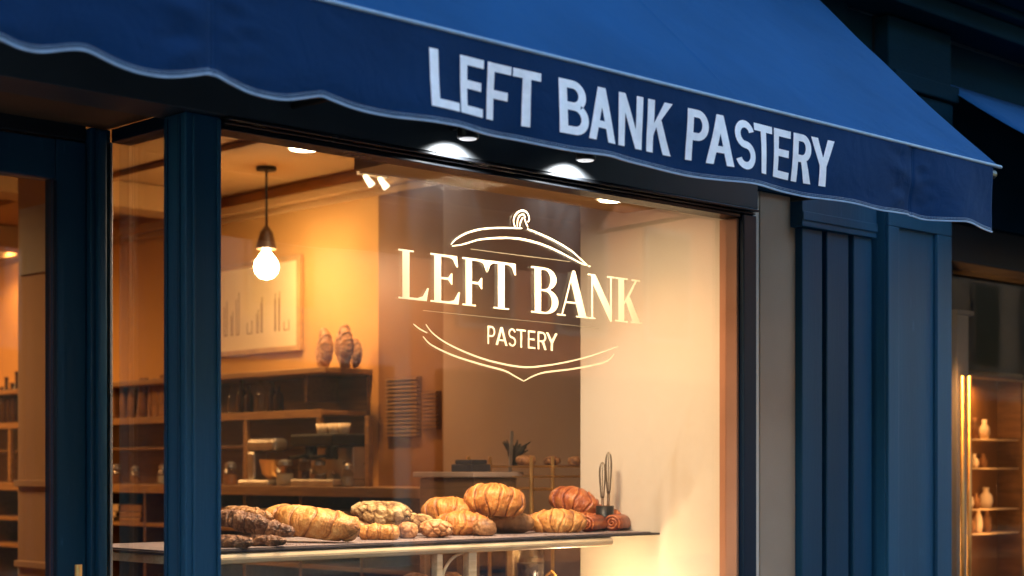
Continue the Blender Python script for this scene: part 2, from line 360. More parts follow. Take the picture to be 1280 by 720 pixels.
opp_house(-3.98, 6.0, 12.5, M['stone2'], 'pale rendered terraced house across the street, next to the brick one', 1.8)
opp_house(6.02, 17, 11.8, M['stone'], 'sand stone house across the street between the pale house and the corner house', 1.6)
opp_house(17.02, 31, 13, M['brick'], 'long brick corner house across the street beyond the sand stone house', 1.9)
opp_house(31.02, 59, 14, M['stone'], 'very long stone house at the far right end across the street', 1.9)

# ================================================================ SHOP INTERIOR (structure)
WR = 5.2                                    # right inner wall
CH = H+1.50                                 # ceiling height
xr = XY(922, 0)+.004                        # cream bay wall plane
ybay = YX(725, xr)                          # depth of bay
def st(mb, name, mat, bevel=0): return tag(mb.build(name, mat, None, bevel), kind='structure')
st(MB().box(-1.5, 6.2, .10, 8.2, -.1, 0), 'shop_floor', M['floor'])
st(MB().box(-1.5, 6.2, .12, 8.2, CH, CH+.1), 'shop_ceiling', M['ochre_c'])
y475, y562 = YX(475, WR), YX(562, WR)
st(MB().box(WR, WR+.15, y475+.003, 8.2, 0, CH-.002), 'wall_right', M['ochre'])
st(MB().box(WR-.01, WR+.15, y562+.003, y475, 0, CH-.002), 'wall_panelling', M['brown'])
st(MB().box(WR-.04, WR+.15, ybay+.05, y562, 0, CH-.002), 'wall_reflection_tone', M['mauve'])  # grey of a pane reflection put into this wall's colour
st(MB().box(xr, 5.34, .004, ybay, 0.0, CH-.002), 'wall_bay', M['cream'], .004)
st(MB().box(-1.5, WR, 8.05, 8.2, 0, CH-.002), 'wall_back', M['ochre'])
st(MB().box(-1.6, -1.45, .1, 8.05, 0, CH-.002), 'wall_left', M['ochre'])
# bay soffit, cornice and ceiling beams
XS0 = XY(548, .12)
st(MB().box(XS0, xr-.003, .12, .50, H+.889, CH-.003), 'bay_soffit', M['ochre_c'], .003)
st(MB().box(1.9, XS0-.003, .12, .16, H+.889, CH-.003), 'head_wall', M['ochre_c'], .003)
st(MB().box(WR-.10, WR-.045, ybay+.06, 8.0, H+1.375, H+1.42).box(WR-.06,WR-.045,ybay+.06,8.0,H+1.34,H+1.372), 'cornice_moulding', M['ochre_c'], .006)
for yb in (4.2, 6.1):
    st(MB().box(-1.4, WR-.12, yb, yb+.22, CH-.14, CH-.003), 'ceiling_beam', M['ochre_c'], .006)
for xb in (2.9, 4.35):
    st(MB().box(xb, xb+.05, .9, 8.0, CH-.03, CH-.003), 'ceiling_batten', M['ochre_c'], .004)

# ================================================================ BAKERY BUILDING
bk = root_at('bakery_building', (3.3, 0, 0), label='dark blue painted pastry shop front with large lit display window and glazed door', cat='shop')
HW = H+.822                                  # window head
XL0, XL1 = XY(232, -.02), XY(276, -.02)      # corner post
XRw = XY(920, 0)
# masonry behind the awning and above
part(MB().box(-1.6, XRw+.6, -.02, .10, H+.92, 7.5), 'upper_wall', M['teal'], bk)
part(MB().box(-1.6, 6.3, .10, .118, CH, 7.5).box(-1.6, 6.3, .118, 8.3, CH+.12, 7.5), 'building_body', M['stone'], bk)
# fascia with mouldings over window
XF1 = XY(946, -.04)
f = MB()
f.box(-1.6, XF1, -.045, .10, H+.848, H+.935)
part(f, 'fascia', M['fascia'], bk, .002)
part(MB().box(-1.6, XF1, -.035, -.022, H+.938, H+1.5), 'fascia_board', M['fascia'], bk, .002)
hm = MB().box(XL1+.002, XF1, -.050, .06, H+.838, H+.8465).box(XL1+.002, XF1, -.036, .06, H+.8305, H+.836).box(XL1+.002, XRw+.01, -.022, .05, HW-.004, H+.830)
part(hm, 'head_moulding', M['black'], bk, .002)
# corner post
cp = MB().box(XL0, XL1, -.02, .075, 0, H+.8475)
cpo = part(cp, 'corner_post', M['navy2'], bk, .004)
part(MB().box(XL0+.018, XL0+.024, -.026, -.0205, 0, H+.84).box(XL1-.012, XL1-.004, -.028, -.0205, 0, H+.84), 'bead', M['navy2'], cpo, .0015)
part(MB().box(XL0-.005, XL0-.0005, .0, .012, 0, H+.84).box(XL0-.005, XL0-.0005, .055, .068, 0, H+.84), 'bead', M['navy'], cpo, .0015)
# stall riser, window frame
part(MB().box(XL1, XRw, -.02, .10, 0, .55), 'stall_riser', M['navy'], bk, .004)
wf = MB().box(XRw+.002, XY(946, -.03), -.03, .003, 0, H+.830)
wfo = part(wf, 'window_frame', M['navyd'], bk, .004)
part(MB().box(XRw-.012, XRw+.0, -.012, .06, .56, HW-.006), 'bead', paint('warm_lit_bead', (.42,.19,.10), .4, .1), wfo, .002)  # warm shop light on the frame side put into the bead's colour
part(MB().box(XL1+.001, XL1+.010, .0, .06, .56, HW-.006), 'bead', M['navyd'], wfo, .002)
part(MB().box(XL1, XRw, -.03, .08, .551, .60), 'window_sill', M['navyd'], wfo, .004)
GY = .030
win = part(MB().box(XL1+.004, XRw-.004, GY, GY+.006, .58, HW+.002), 'window_pane', M['glass'], bk)
# ---- lettering on the glass
LY = GY-.0015
mb = MB()
def line(p0, p1, px): return p0[1]+(p1[1]-p0[1])*(px-p0[0])/(p1[0]-p0[0])
for ch, x0, x1 in (('L',498,536),('E',538,575),('F',578,610),('T',608,645),('B',664,698),('A',697,735),('N',736,767),('K',769,800)):
    def fn(u, v, x0=x0, x1=x1):
        a_, b_ = XY(x0, LY), XY(x1, LY); X = a_+(b_-a_)*u; px = x0+(x1-x0)*u
        yb = line((500,373),(800,405),px); yt = line((500,311),(790,349),px)
        zb, zt = ZZ(X, LY, yb), ZZ(X, LY, yt)
        return (X, LY, zb+(zt-zb)*v)
    glyph_mesh(mb, serif(ch), fn)
for ch, x0, x1 in (('P',609.5,619),('A',619.5,634.5),('S',635.5,645),('T',645.5,657.5),('E',660,669),('R',672,683),('Y',682.5,697)):
    def fn(u, v, x0=x0, x1=x1):
        a_, b_ = XY(x0, LY), XY(x1, LY); X = a_+(b_-a_)*u; px = x0+(x1-x0)*u
        yb = line((610,430),(690,438.5),px); yt = line((610,407),(697,417),px)
        zb, zt = ZZ(X, LY, yb), ZZ(X, LY, yt)
        return (X, LY, zb+(zt-zb)*v)
    glyph_mesh(mb, sans(ch, .19, .10), fn)
part(mb, 'lettering', M['gold'], win)
def smoothpts(pts, n=8):
    out = []
    for i in range(len(pts)-1):
        p0, p1, p2, p3 = pts[max(i-1,0)], pts[i], pts[i+1], pts[min(i+2,len(pts)-1)]
        for k in range(n):
            t = k/n
            out.append(tuple(.5*((2*p1[j])+(-p0[j]+p2[j])*t+(2*p0[j]-5*p1[j]+4*p2[j]-p3[j])*t*t+(-p0[j]+3*p1[j]-3*p2[j]+p3[j])*t**3) for j in range(2)))
    out.append(pts[-1]); return out
def stroke(mb, pts, w, taper=True):
    w = w*(1.25 if taper else 1)
    P = smoothpts([(480+x/2.77, 240+y/2.77) for x, y in pts])
    W = [at(x, y, LY) for x, y in P]; n = len(W); L_ = []
    for i in range(n):
        t = (W[min(i+1,n-1)]-W[max(i-1,0)]); t = Vector((t.x, 0, t.z)).normalized(); nn = Vector((-t.z, 0, t.x))
        ww = w*(.35+.65*math.sin(math.pi*min(1,max(0,(i+.3)/n)))**.5) if taper else w
        L_.append((W[i]+nn*ww/2, W[i]-nn*ww/2))
    for i in range(n-1):
        k = len(mb.v); mb.v += [tuple(L_[i][1]), tuple(L_[i+1][1]), tuple(L_[i+1][0]), tuple(L_[i][0])]; mb.f.append((k,k+1,k+2,k+3))
em = MB()
stroke(em, [(232,182),(250,163),(285,143),(335,129),(400,124),(478,126)], .0042)
stroke(em, [(496,128),(540,145),(600,174),(650,205),(685,236),(712,260)], .0042)
stroke(em, [(236,187),(275,181),(330,165),(400,159),(470,162),(540,179),(600,204),(650,230),(685,248),(716,257)], .0042)
stroke(em, [(455,123),(449,102),(456,78),(476,64),(496,72),(503,95),(497,104)], .0036)
stroke(em, [(462,120),(463,98),(470,82),(482,78),(490,88)], .003)
stroke(em, [(470,121),(473,105),(480,88)], .0026)
stroke(em, [(484,88),(492,106),(498,122)], .0026)
part(em, 'emblem', M['gold'], win); em = MB()
stroke(em, [(145,458),(170,490),(220,525),(300,562),(380,588),(480,606),(560,601),(650,585),(730,563),(812,534)], .0042)
stroke(em, [(135,500),(165,530),(240,566),(330,595),(415,618),(450,636),(484,655)], .0044)
stroke(em, [(484,655),(520,636),(560,624),(650,613),(740,596),(780,580),(797,560)], .0044)
stroke(em, [(102,457),(122,473),(150,488)], .0034)

part(em, 'emblem', M['gold'], win); HL = paint('faint_gold', (.45,.30,.14), .5, .1)
th = MB()
stroke(th, [(300,197),(420,213),(645,241)], .0010, False)
part(th, 'hairline', HL, win); th = MB()
stroke(th, [(135,410),(350,432),(560,452),(745,472)], .0012, False)
part(th, 'hairline', HL, win)
# ---- return window and recessed door
YD = .34
rp = MB().box(XL0+.035, XL0+.041, .076, YD, .5, HW+.002)
part(rp, 'side_pane', M['glass'], bk)
part(MB().box(XL0+.012, XL0+.07, .076, YD+.0, H+.824, H+.8590), 'side_pane_head', M['navyd'], bk, .003)
part(MB().box(XL0+.012, XL0+.07, .076, YD, 0, .52), 'side_pane_riser', M['navyd'], bk, .003)
xd0 = XY(105, YD); 
dfm = MB().box(xd0+.02, XL0+.012, YD+.001, YD+.11, 0, H+.857).box(XY(124, YD-.02), XY(134, YD-.02), YD-.02, YD, 0, H+.85)
dfo = part(dfm, 'door_frame', M['navy'], bk, .004)
part(MB().box(XY(137,YD-.012), XY(140,YD-.012), YD-.016, YD-.0005, 0, HW), 'bead', M['metal'], dfo, .001)  # bright steel in place of shop light on the frame bead
YG = .39
xg = XY(63, YG); zg = ZZ(xg, YG, 225)
dr = part(MB().box(xg, xd0+.018, YG-.03, YG+.03, .02, zg+.10).box(.9, xg-.001, YG-.028, YG+.028, zg, zg+.099).box(.9, xg-.001, YG-.028, YG+.028, .02, .75).box(.80, .899, YG-.03, YG+.03, .02, zg+.10), 'door', M['navy'], bk, .004)
part(MB().box(.9, xg-.001, YG-.004, YG+.004, .751, zg-.001), 'door_pane', M['glass'], dr)
part(MB().box(xg-.010, xg-.002, YG-.036, YG-.0285, .76, zg-.006), 'glazing_bead', M['navyd'], dr, .001)
hx = XY(98, YG-.08); hz = ZZ(hx, YG-.08, 706)
hd = MB().tube([(hx, YG-.08, hz-.35), (hx, YG-.08, hz)], .009, 12).tube([(hx, YG-.08, hz-.04), (hx, YG-.031, hz-.04)], .006, 8).tube([(hx, YG-.08, hz-.31), (hx, YG-.031, hz-.31)], .006, 8)
part(hd, 'handle', M['brass'], dr)
part(MB().box(-1.6, xd0+.018, YG-.03, YG+.06, zg+.103, H+.90), 'transom', M['blackm'], bk, .004)
part(MB().box(-1.6, XL0+.012, .003+.098, YG-.032, H+.860, H+.90).box(-1.6, XL0-.0, .0, .097, H+.8595, H+.8615), 'porch_soffit', paint('porch_soffit_wood', (.12,.065,.035), .5, .2, 4), bk)
part(MB().box(-1.6, .798, YG-.03, YG+.06, 0, zg+.10), 'front_wall', M['navy'], bk)
# ---- right-hand pier, fluted strips, pilaster
xt0, xt1 = XY(950, .0), XY(1000, .0)
part(MB().box(XY(946,-.03)+.001, xt0, .012, .06, 0, H+1.4), 'shadow_gap', M['blackm'], bk)
part(MB().box(xt0, xt1, .0, .09, 0, H+1.0), 'pier', M['taupe'], bk, .003)
for p0, p1, yy in ((1003,1028,-.030),(1034,1061,-.030),(1067.5,1090,-.036)):
    part(MB().box(XY(p0,yy), XY(p1,yy), yy, .02, 0, ZZ(XY(p0,yy), yy, 284)), 'fluted_strip', M['navy'], bk, .004)
part(MB().box(xt1+.001, XY(1112,-.02)+.1, .004, .1, 0, H+1.0), 'pier_backing', M['navyd'], bk)
xc0, xc1 = XY(1003,-.05), XY(1096,-.05)
part(MB().box(xc0, xc1, -.05, .003, ZZ(xc0,-.05,282)+.0, H+1.0).box(xc0-.0, xc1+.0005, -.055, -.0505, ZZ(xc0,-.05,282)+.02, ZZ(xc0,-.05,282)+.05), 'strip_capital', M['navy'], bk, .004)
PY = -.085
xp0, xp1, xp2, xp3 = XY(1111,PY), XY(1124,PY), XY(1172,PY), XY(1190,PY)
po = part(MB().box(xp0, xp3, PY+.014, .1, 0, H+1.049), 'pilaster', M['navy2'], bk, .003)
zt = ZZ(xp1, PY, 284)
part(MB().box(xp0, xp1, PY, PY+.0135, 0, zt).box(xp2, xp3, PY, PY+.0135, 0, zt).box(xp0, xp3, PY, PY+.0135, zt+.0005, H+1.049), 'pilaster_stile', M['navy2'], po, .003)
part(MB().box(xp1+.001, xp1+.007, PY+.005, PY+.0135, 0, zt-.001).box(xp2-.007, xp2-.001, PY+.005, PY+.0135, 0, zt-.001), 'pilaster_bead', M['navy'], po, .001)
# entablature, console and cornice over the pilaster
en = MB()
XE = XY(1108, -.06)
en.box(XE, xp3+.03, -.10, .0, H+1.36, H+1.42).box(XE+.02, xp3+.01, -.085, .0, H+1.24, H+1.357).box(XE, xp3+.03, -.11, .0, H+1.17, H+1.235).box(XE+.03, xp3, -.08,.0, H+1.05, H+1.165)
en.box(XE, xp3+.02, -.07, .0, H+1.423, H+1.62)
part(en, 'console', M['teal'], bk, .006)
cn = MB()
xq = XRw+.1
cn.box(xq, 12, -.16, .0, H+1.63, H+1.70).box(xq, 12, -.20, .0, H+1.703, H+1.735).box(xq, 12, -.30, .0, H+1.738, H+1.80).box(xq, 12, -.34, .0, H+1.803, H+1.86).box(xq, 12, -.10, .0, H+1.863, H+2.3)
part(cn, 'cornice', M['teal'], bk, .008)
part(MB().box(XRw+.602, xp3+.018, .0, .099, H+1.0, H+1.625), 'frieze', M['teal'], bk)
part(MB().box(XY(1090,0), XY(1108,0), -.012, -.001, H+1.0, H+1.625), 'recess_shade', M['blackm'], bk)  # black strip painted in place of the shaded recess

# ================================================================ AWNING
P_ = .8; YV = -P_
XA1 = XY(1250, YV); XA0 = .45
ZR = ZZ(XA1, YV, 210)                        # rail height
ZW = H+1.676
aw = root_at('awning', (2.5, 0, ZR), label='royal blue sloping canvas awning over the pastry shop window with white lettering on its valance', cat='awning')
hem_px = [(-140,20),(-60,34),(0,50),(25,60),(52,64),(95,60),(112,62),(130,71),(150,82),(175,92),(200,97),(220,97),(240,95),(258,93),(268,96),(290,106),(315,116),(340,122),(360,124),(382,122),(402,120),(415,125),(440,135),(465,142),(490,147),(527,152),(560,157),(573,159),(608,167),(647,174),(690,185),(714,190),(759,195),(786,202),(860,219),(900,226),(940,231),(987,240),(1013,246),(1063,254),(1097,263),(1133,267),(1157,274),(1187,277),(1203,278),(1223,285),(1240,290)]
hem = []
for px, py in hem_px:
    p = at(px, py, YV); hem.append((p.x, p.z))
hem = [(XA0-.01, hem[0][1]), (.75, hem[0][1]-.012)]+hem
XA1v = hem[-1][0]
def hemz(X):
    if X <= hem[0][0]: return hem[0][1]
    for i in range(len(hem)-1):
        if hem[i][0] <= X <= hem[i+1][0]:
            (x0, z0), (x1, z1) = hem[i], hem[i+1]; t = (X-x0)/(x1-x0)
            zm, zp = hem[max(i-1,0)], hem[min(i+2,len(hem)-1)]
            m0 = (z1-zm[1])/(x1-zm[0]) if x1 > zm[0] else 0; m1 = (zp[1]-z0)/(zp[0]-x0) if zp[0] > x0 else 0
            h = x1-x0
            return (2*t**3-3*t*t+1)*z0+(t**3-2*t*t+t)*h*m0+(-2*t**3+3*t*t)*z1+(t**3-t*t)*h*m1
    return hem[-1][1]
seams = [XY(262, YV), XY(1140, YV), XY(-60, YV)]
def vdisp(X, w):
    "outward billow of the valance, w = 0 at the rail and 1 at the hem"
    d = .010*w*math.sin(X*2*math.pi/.53+.6)+.004*w*math.sin(X*19+2)
    d += .010*w*noise.noise(Vector((X*2.2, w*1.5, 3)))
    for s in seams:
        q = (X-s)
        d += .003*math.exp(-(q/.05)**2)*noise.noise(Vector((X*18, w*3, 1)))*2 + .005*math.exp(-((abs(q)-.07)/.05)**2)*noise.noise(Vector((q*9+w*5, w*5-q*8, 7)))
        d -= .005*math.exp(-(q/.005)**2)
    return YV-.004-d
NX, NZ = 620, 30
va = MB(); n0 = 0
for i in range(NX+1):
    X = XA0+(XA1v-XA0)*i/NX; hz_ = hemz(X)
    for j in range(NZ+1):
        w = j/NZ; va.v.append((X, vdisp(X, w), ZR+(hz_-ZR)*w))
for i in range(NX):
    for j in range(NZ):
        a_ = i*(NZ+1)+j; va.f.append((a_, a_+1, a_+NZ+2, a_+NZ+1))
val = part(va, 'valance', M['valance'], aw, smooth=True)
so = val.modifiers.new('thick', 'SOLIDIFY'); so.thickness = .0015; so.offset = -1
# hem binding + stitching + right end binding
pts = [(XA0+(XA1v-XA0)*i/700, 0, 0) for i in range(701)]
hp = [(X, vdisp(X, 1)-.001, hemz(X)) for X, _, _ in pts]
hb = MB()
for i in range(len(hp)-1):        # flat folded binding, 9 mm tall, standing 1.5 mm proud
    a_, b_ = hp[i], hp[i+1]; k = len(hb.v)
    hb.v += [(a_[0],a_[1]-.0015,a_[2]-.002),(b_[0],b_[1]-.0015,b_[2]-.002),(b_[0],b_[1]-.0015,b_[2]+.0025),(a_[0],a_[1]-.0015,a_[2]+.0025),(a_[0],a_[1]+.003,a_[2]-.002),(b_[0],b_[1]+.003,b_[2]-.002)]
    hb.f += [(k,k+1,k+2,k+3),(k+4,k+5,k+1,k)]
part(hb, 'hem_binding', M['trim'], val)
stt = MB(); X = XA0+.01; 
while X < XA1v-.01:
    for off in (.0060, .0095):
        z = hemz(X)+off; z2 = hemz(X+.0042)+off; hgt = ZR-hemz(X)
        y = vdisp(X, 1-off/hgt)-.0016; y2 = vdisp(X+.0042, 1-off/hgt)-.0016
        k = len(stt.v); stt.v += [(X,y,z-.0007),(X+.0042,y2,z2-.0007),(X+.0042,y2,z2+.0007),(X,y,z+.0007)]; stt.f.append((k,k+1,k+2,k+3))
    X += .0064
part(stt, 'stitching', M['trim'], val)
BT = paint('blue_thread', (.05,.14,.30), .7)
for s in seams:
    sm = MB()
    for off in (-.004, .004):
        for j in range(60):
            w = j/60; z = ZR+(hemz(s)-ZR)*w; 
            if j % 2: continue
            w2 = (j+1)/60; z2 = ZR+(hemz(s)-ZR)*w2
            k = len(sm.v); sm.v += [(s+off-.0004, vdisp(s+off,w)-.0012, z),(s+off-.0004, vdisp(s+off,w2)-.0012, z2),(s+off+.0004, vdisp(s+off,w2)-.0012, z2),(s+off+.0004, vdisp(s+off,w)-.0012, z)]; sm.f.append((k,k+1,k+2,k+3))
    part(sm, 'seam_stitching', BT, val)
# lettering
lt = MB()
for ch, x0, x1 in (('L',537,574),('E',576,607),('F',612,642),('T',644,678),('B',699,735),('A',735,771),('N',775,806),('K',812,843.5),('P',862,887.5),('A',885.5,916),('S',917.5,942.5),('T',942.5,966.5),('E',969,991),('R',994.5,1017),('Y',1016,1044.5)):
    def fn(u, v, x0=x0, x1=x1):
        a_, b_ = XY(x0, YV-.01), XY(x1, YV-.01); X = a_+(b_-a_)*u; px = x0+(x1-x0)*u
        yb = line((545,135),(1035,234),px); yt = line((537,60),(1045,177.5),px)
        zb, zt_ = ZZ(X, YV, yb), ZZ(X, YV, yt); z = zb+(zt_-zb)*v
        w = (z-ZR)/(hemz(X)-ZR)
        return (X, vdisp(X, w)-.0022, z)
    glyph_mesh(lt, sans(ch, .30 if ch in 'LEFTPR' else .27, .15), fn, 2)
part(lt, 'lettering', M['letter'], val)
# canopy: slight sag between the arms, panel seams
NXc, NYc = 200, 40
ca = MB(); cseams = [XY(262,YV), XA1-1.25, XA1-2.5]
def cz(X, t):
    z = ZR+(ZW-ZR)*t; sag = .018*math.sin(math.pi*t)*(1+.35*math.sin(X*3.3))
    sag += .006*noise.noise(Vector((X*3, t*3, 0)))+.003*noise.noise(Vector((X*9+t*5, t*4, 4)))
    for s in cseams: sag -= .006*math.exp(-((X-s)/.007)**2)*min(1, 6*t)
    return z-sag*.8
for i in range(NXc*3+1):
    X = XA0+(XA1-XA0)*i/(NXc*3)
    for j in range(NYc+1):
        t = j/NYc; ca.v.append((X, YV*(1-t)-.022*t, cz(X, t)+.002))
for i in range(NXc*3):
    for j in range(NYc):
        a_ = i*(NYc+1)+j; ca.f.append((a_, a_+NYc+1, a_+NYc+2, a_+1))
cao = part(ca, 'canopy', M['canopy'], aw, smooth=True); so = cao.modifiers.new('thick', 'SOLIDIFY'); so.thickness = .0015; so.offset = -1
# rail piping and frame
part(MB().tube([(XA0-.005, YV-.003, ZR+.002), (XA1, YV-.003, ZR+.002)], .0052, 10), 'piping', M['trim'], aw, smooth=True)
part(MB().tube([(XA0, YV+.02, ZR-.018), (XA1-.006, YV+.02, ZR-.018)], .014, 12), 'front_rail', M['darkmetal'], aw, smooth=True)
for s in (XA0+.04, 2.45, XA1-.03):
    part(MB().tube([(s, YV+.03, ZR-.01), (s, -.04, ZW-.06)], .009, 8).tube([(s, YV+.03, ZR-.03), (s, -.05, ZR-.03+.02)], .009, 8), 'support_arm', M['darkmetal'], aw, smooth=True)

# ---- two small spotlights under the awning washing the fascia
def wash(px, py, label):
    p = at(px, py, -.110)
    r = root_at('spotlight', tuple(p), label=label, cat='spotlight', group='spotlights under the awning')
    part(MB().lathe([(.028,.0),(.030,.004),(.030,.06),(.012,.075)], tuple(p), 20), 'housing', M['darkmetal'], r, smooth=False)
    part(MB().lathe([(.022,-.003),(.024,-.001)], tuple(p), 20), 'lamp', M['downw'], r)
    part(MB().box(p.x-.008, p.x+.008, p.y+.02, -.036, p.z+.03, p.z+.05), 'bracket', M['darkmetal'], r)
    light('spot_lamp', 'SPOT', (p.x, p.y-.0, p.z-.008), 13, (.92,.97,1), .008, 134, (math.radians(30), 0, 0), .8)
wash(585, 173, 'small spotlight under the awning above the letters LEFT of the window sign')
wash(732, 200, 'small spotlight under the awning above the word BANK, nearer the right end')

# ================================================================ NEIGHBOUR
nb = root_at('neighbour_building', (7, 0, 0), label='dark neighbouring shop right of the blue pilaster with gold lit cabinet behind its glass', cat='shop')
nx = xp3+.02
part(MB().box(nx, 12, .0, .099, H+.95, H+1.62), 'fascia', M['teal'], nb)
part(MB().box(nx, 12, .02, .25, H+.80, H+.948), 'head', M['blackm'], nb, .006)
part(MB().box(6.32, 12, .1, 6, CH+.3, 7.5), 'building_body', M['stone'], nb)
part(MB().box(12.0, 12.2, .0, 6, -.1, 7.5), 'side_wall', M['stone'], nb)
part(MB().box(6.02, 12, .26, 5.8, -.1, -.02).box(6.02,12,5.8,6,-.1,CH+.2).box(6.02,12,.26,5.8,CH+.1,CH+.2), 'interior_shell', M['blackm'], nb)
part(MB().box(nx, 12, .16, .168, .4, H+.80), 'window_pane', M['glass_dark'], nb)
part(MB().box(nx, 12, .12, .2, 0, .4), 'stall_riser', M['blackm'], nb)
# pale curtain-like strip, brass bars, lit cabinet
p0, p1 = at(1196, 393, .30), at(1211, 520, .30)
part(MB().box(p0.x, p1.x, .30, .33, -.02, p0.z), 'pale_post', M['stone2'], nb, .004)
part(MB().box(p0.x-.015, p1.x+.02, .285, .345, p0.z, p0.z+.02), 'post_cap', M['stone2'], nb, .004)
for px, w in ((1203, .009), (1211.5, .010)):
    q = at(px, 470, .24)
    part(MB().tube([(q.x, .24, .3), (q.x, .24, q.z)], w, 12), 'brass_bar', M['brass'], nb, smooth=True)
YC = 1.0
c0, c1 = at(1213, 470, YC), at(1273, 695, YC)
cab = root_at('display_cabinet', (c0.x, YC, 0), label='tall display cabinet glowing gold in the dark neighbouring shop', cat='cabinet')
part(MB().box(c0.x, c1.x+.03, YC+.14, YC+.17, 0, c0.z), 'back_panel', M['brown'], cab)
part(MB().box(c0.x-.02, c0.x, YC, YC+.17, 0, c0.z).box(c1.x+.03, c1.x+.05, YC, YC+.17, 0, c0.z).box(c0.x-.02, c1.x+.05, YC, YC+.17, c0.z+.001, c0.z+.03), 'case', M['wood_d'], cab, .003)
part(MB().tube([(c1.x+.02, YC-.02, .1), (c1.x+.02, YC-.02, c0.z)], .005, 8).tube([(c0.x, YC-.02, c0.z-.01), (c1.x+.02, YC-.02, c0.z-.01)], .005, 8), 'brass_edge', M['brass'], cab)
for y in (548, 585, 637, 668):
    z = ZZ(c0.x, YC, y); part(MB().box(c0.x, c1.x+.03, YC+.015, YC+.135, z-.006, z), 'shelf', M['wood_l'], cab, .001)
light('cabinet_lamp', 'AREA', (c0.x+.18, YC+.07, c0.z-.03), 1.2, WARM, .12)
for yy_ in (566, 612, 654, 690):
    light('cabinet_lamp', 'POINT', (c0.x+.16, YC-.05, ZZ(c0.x,YC,yy_)), .55, WARM, .03)
qb = at(1207, 470, .20); light('brass_bar_fill', 'SPOT', (qb.x, .215, H+.72), 26, WARM, .03, 50, (0,0,0), .6)  # spot added to brighten the brass bars, no lamp built there
vi = 0
for y, items in ((548, (.05,.14,.24)), (585, (.04,.13,.23)), (637, (.06,.15,.25)), (668, (.08,.17,.26))):
    z = ZZ(c0.x, YC, y)
    for k in items:
        h_ = random.uniform(.07,.13); r_ = random.uniform(.022,.038)
        o = MB().lathe([(r_*.7,0),(r_,h_*.3),(r_*.9,h_*.6),(r_*.4,h_*.8),(r_*.5,h_)], (0,0,0), 16).build('vase', M['kraft'] if vi%2 else M['cream'], smooth=True, loc=(c0.x+k*1.25, YC+.065+.015*(vi%3), z))
        tag(o, '%s vase on the %s shelf of the glowing cabinet, %s' % ('brown' if vi%2 else 'pale', {548:'top',585:'second',637:'third',668:'lowest'}[y], ['leftmost','second','third'][items.index(k)]), 'vase', 'vases in the glowing cabinet'); vi += 1
# neighbour awning
NA = root_at('awning', (8, 0, H+1.2), label='mid blue awning of the neighbouring shop, cut by the right edge of the view', cat='awning')
xa = XY(1168, 0)+.0
zA, zB = H+1.46, H+1.12; na = MB()
for i in range(41):
    X = xa+(12-xa)*i/40
    for j in range(9):
        t = j/8; na.v.append((X, -.50*t-.012, zA+(zB-zA)*t-.012*math.sin(math.pi*t)))
for i in range(40):
    for j in range(8):
        a_ = i*9+j; na.f.append((a_, a_+1, a_+10, a_+9))
o = part(na, 'canopy', M['canopy'], NA, smooth=True); s_ = o.modifiers.new('t','SOLIDIFY'); s_.thickness=.002
part(MB().box(xa, 12, -.516, -.513, zB-.20, zB-.002), 'valance', M['valance'], NA)
part(MB().tube([(xa, -.516, zB), (12, -.516, zB)], .006, 8), 'piping', M['trim'], NA)

# ================================================================ DISPLAY SHELF
ZS = H-.212
sx0 = 2.34; YF0 = .33
wp = XY(770, YF0)
ds = root_at('display_shelf', (3.2, .5, 0), label='window display shelf with dark slate top and pale wood edge', cat='shelf')
part(MB().box(sx0, wp, YF0+.006, YF0+.045, ZS-.044, ZS-.014), 'edge_board', M['wood_l'], ds, .012)
part(MB().box(sx0, wp+.02, YF0+.046, ybay+.1, ZS-.038, ZS-.014), 'underboard', M['wood_l'], ds, .003)
part(MB().box(sx0-.01, XY(829, YF0)-.0, YF0+.008, ybay+.12, ZS-.0135, ZS-.006), 'slate_top', M['slate'], ds, .002)
part(MB().box(sx0+.0, XY(812, YF0+.02), YF0+.015, ybay+.10, ZS-.0055, ZS-.0015), 'paper_liner', M['paper'], ds, .001)
for px, w in ((546, .011), (587, .016)):
    x = XY(px, YF0+.03)
    part(MB().box(x-w, x+w, YF0+.014, YF0+.044, .0, ZS-.0425), 'leg', M['wood_l'], ds, .003)
xa_, xb_ = XY(551, YF0+.03), XY(580, YF0+.03)
br = [(xa_+(xb_-xa_)*(1-math.cos(t*math.pi/2)), YF0+.03, ZS-.15+.105*math.sin(t*math.pi/2)) for t in [i/10 for i in range(11)]]
part(MB().tube(br, .005, 8), 'curved_bracket', M['wood_l'], ds, smooth=True)
for x in (sx0+.05, wp-.05):
    part(MB().box(x-.015, x+.015, ybay+.04, ybay+.07, 0, ZS-.0385), 'leg', M['wood_l'], ds, .003)

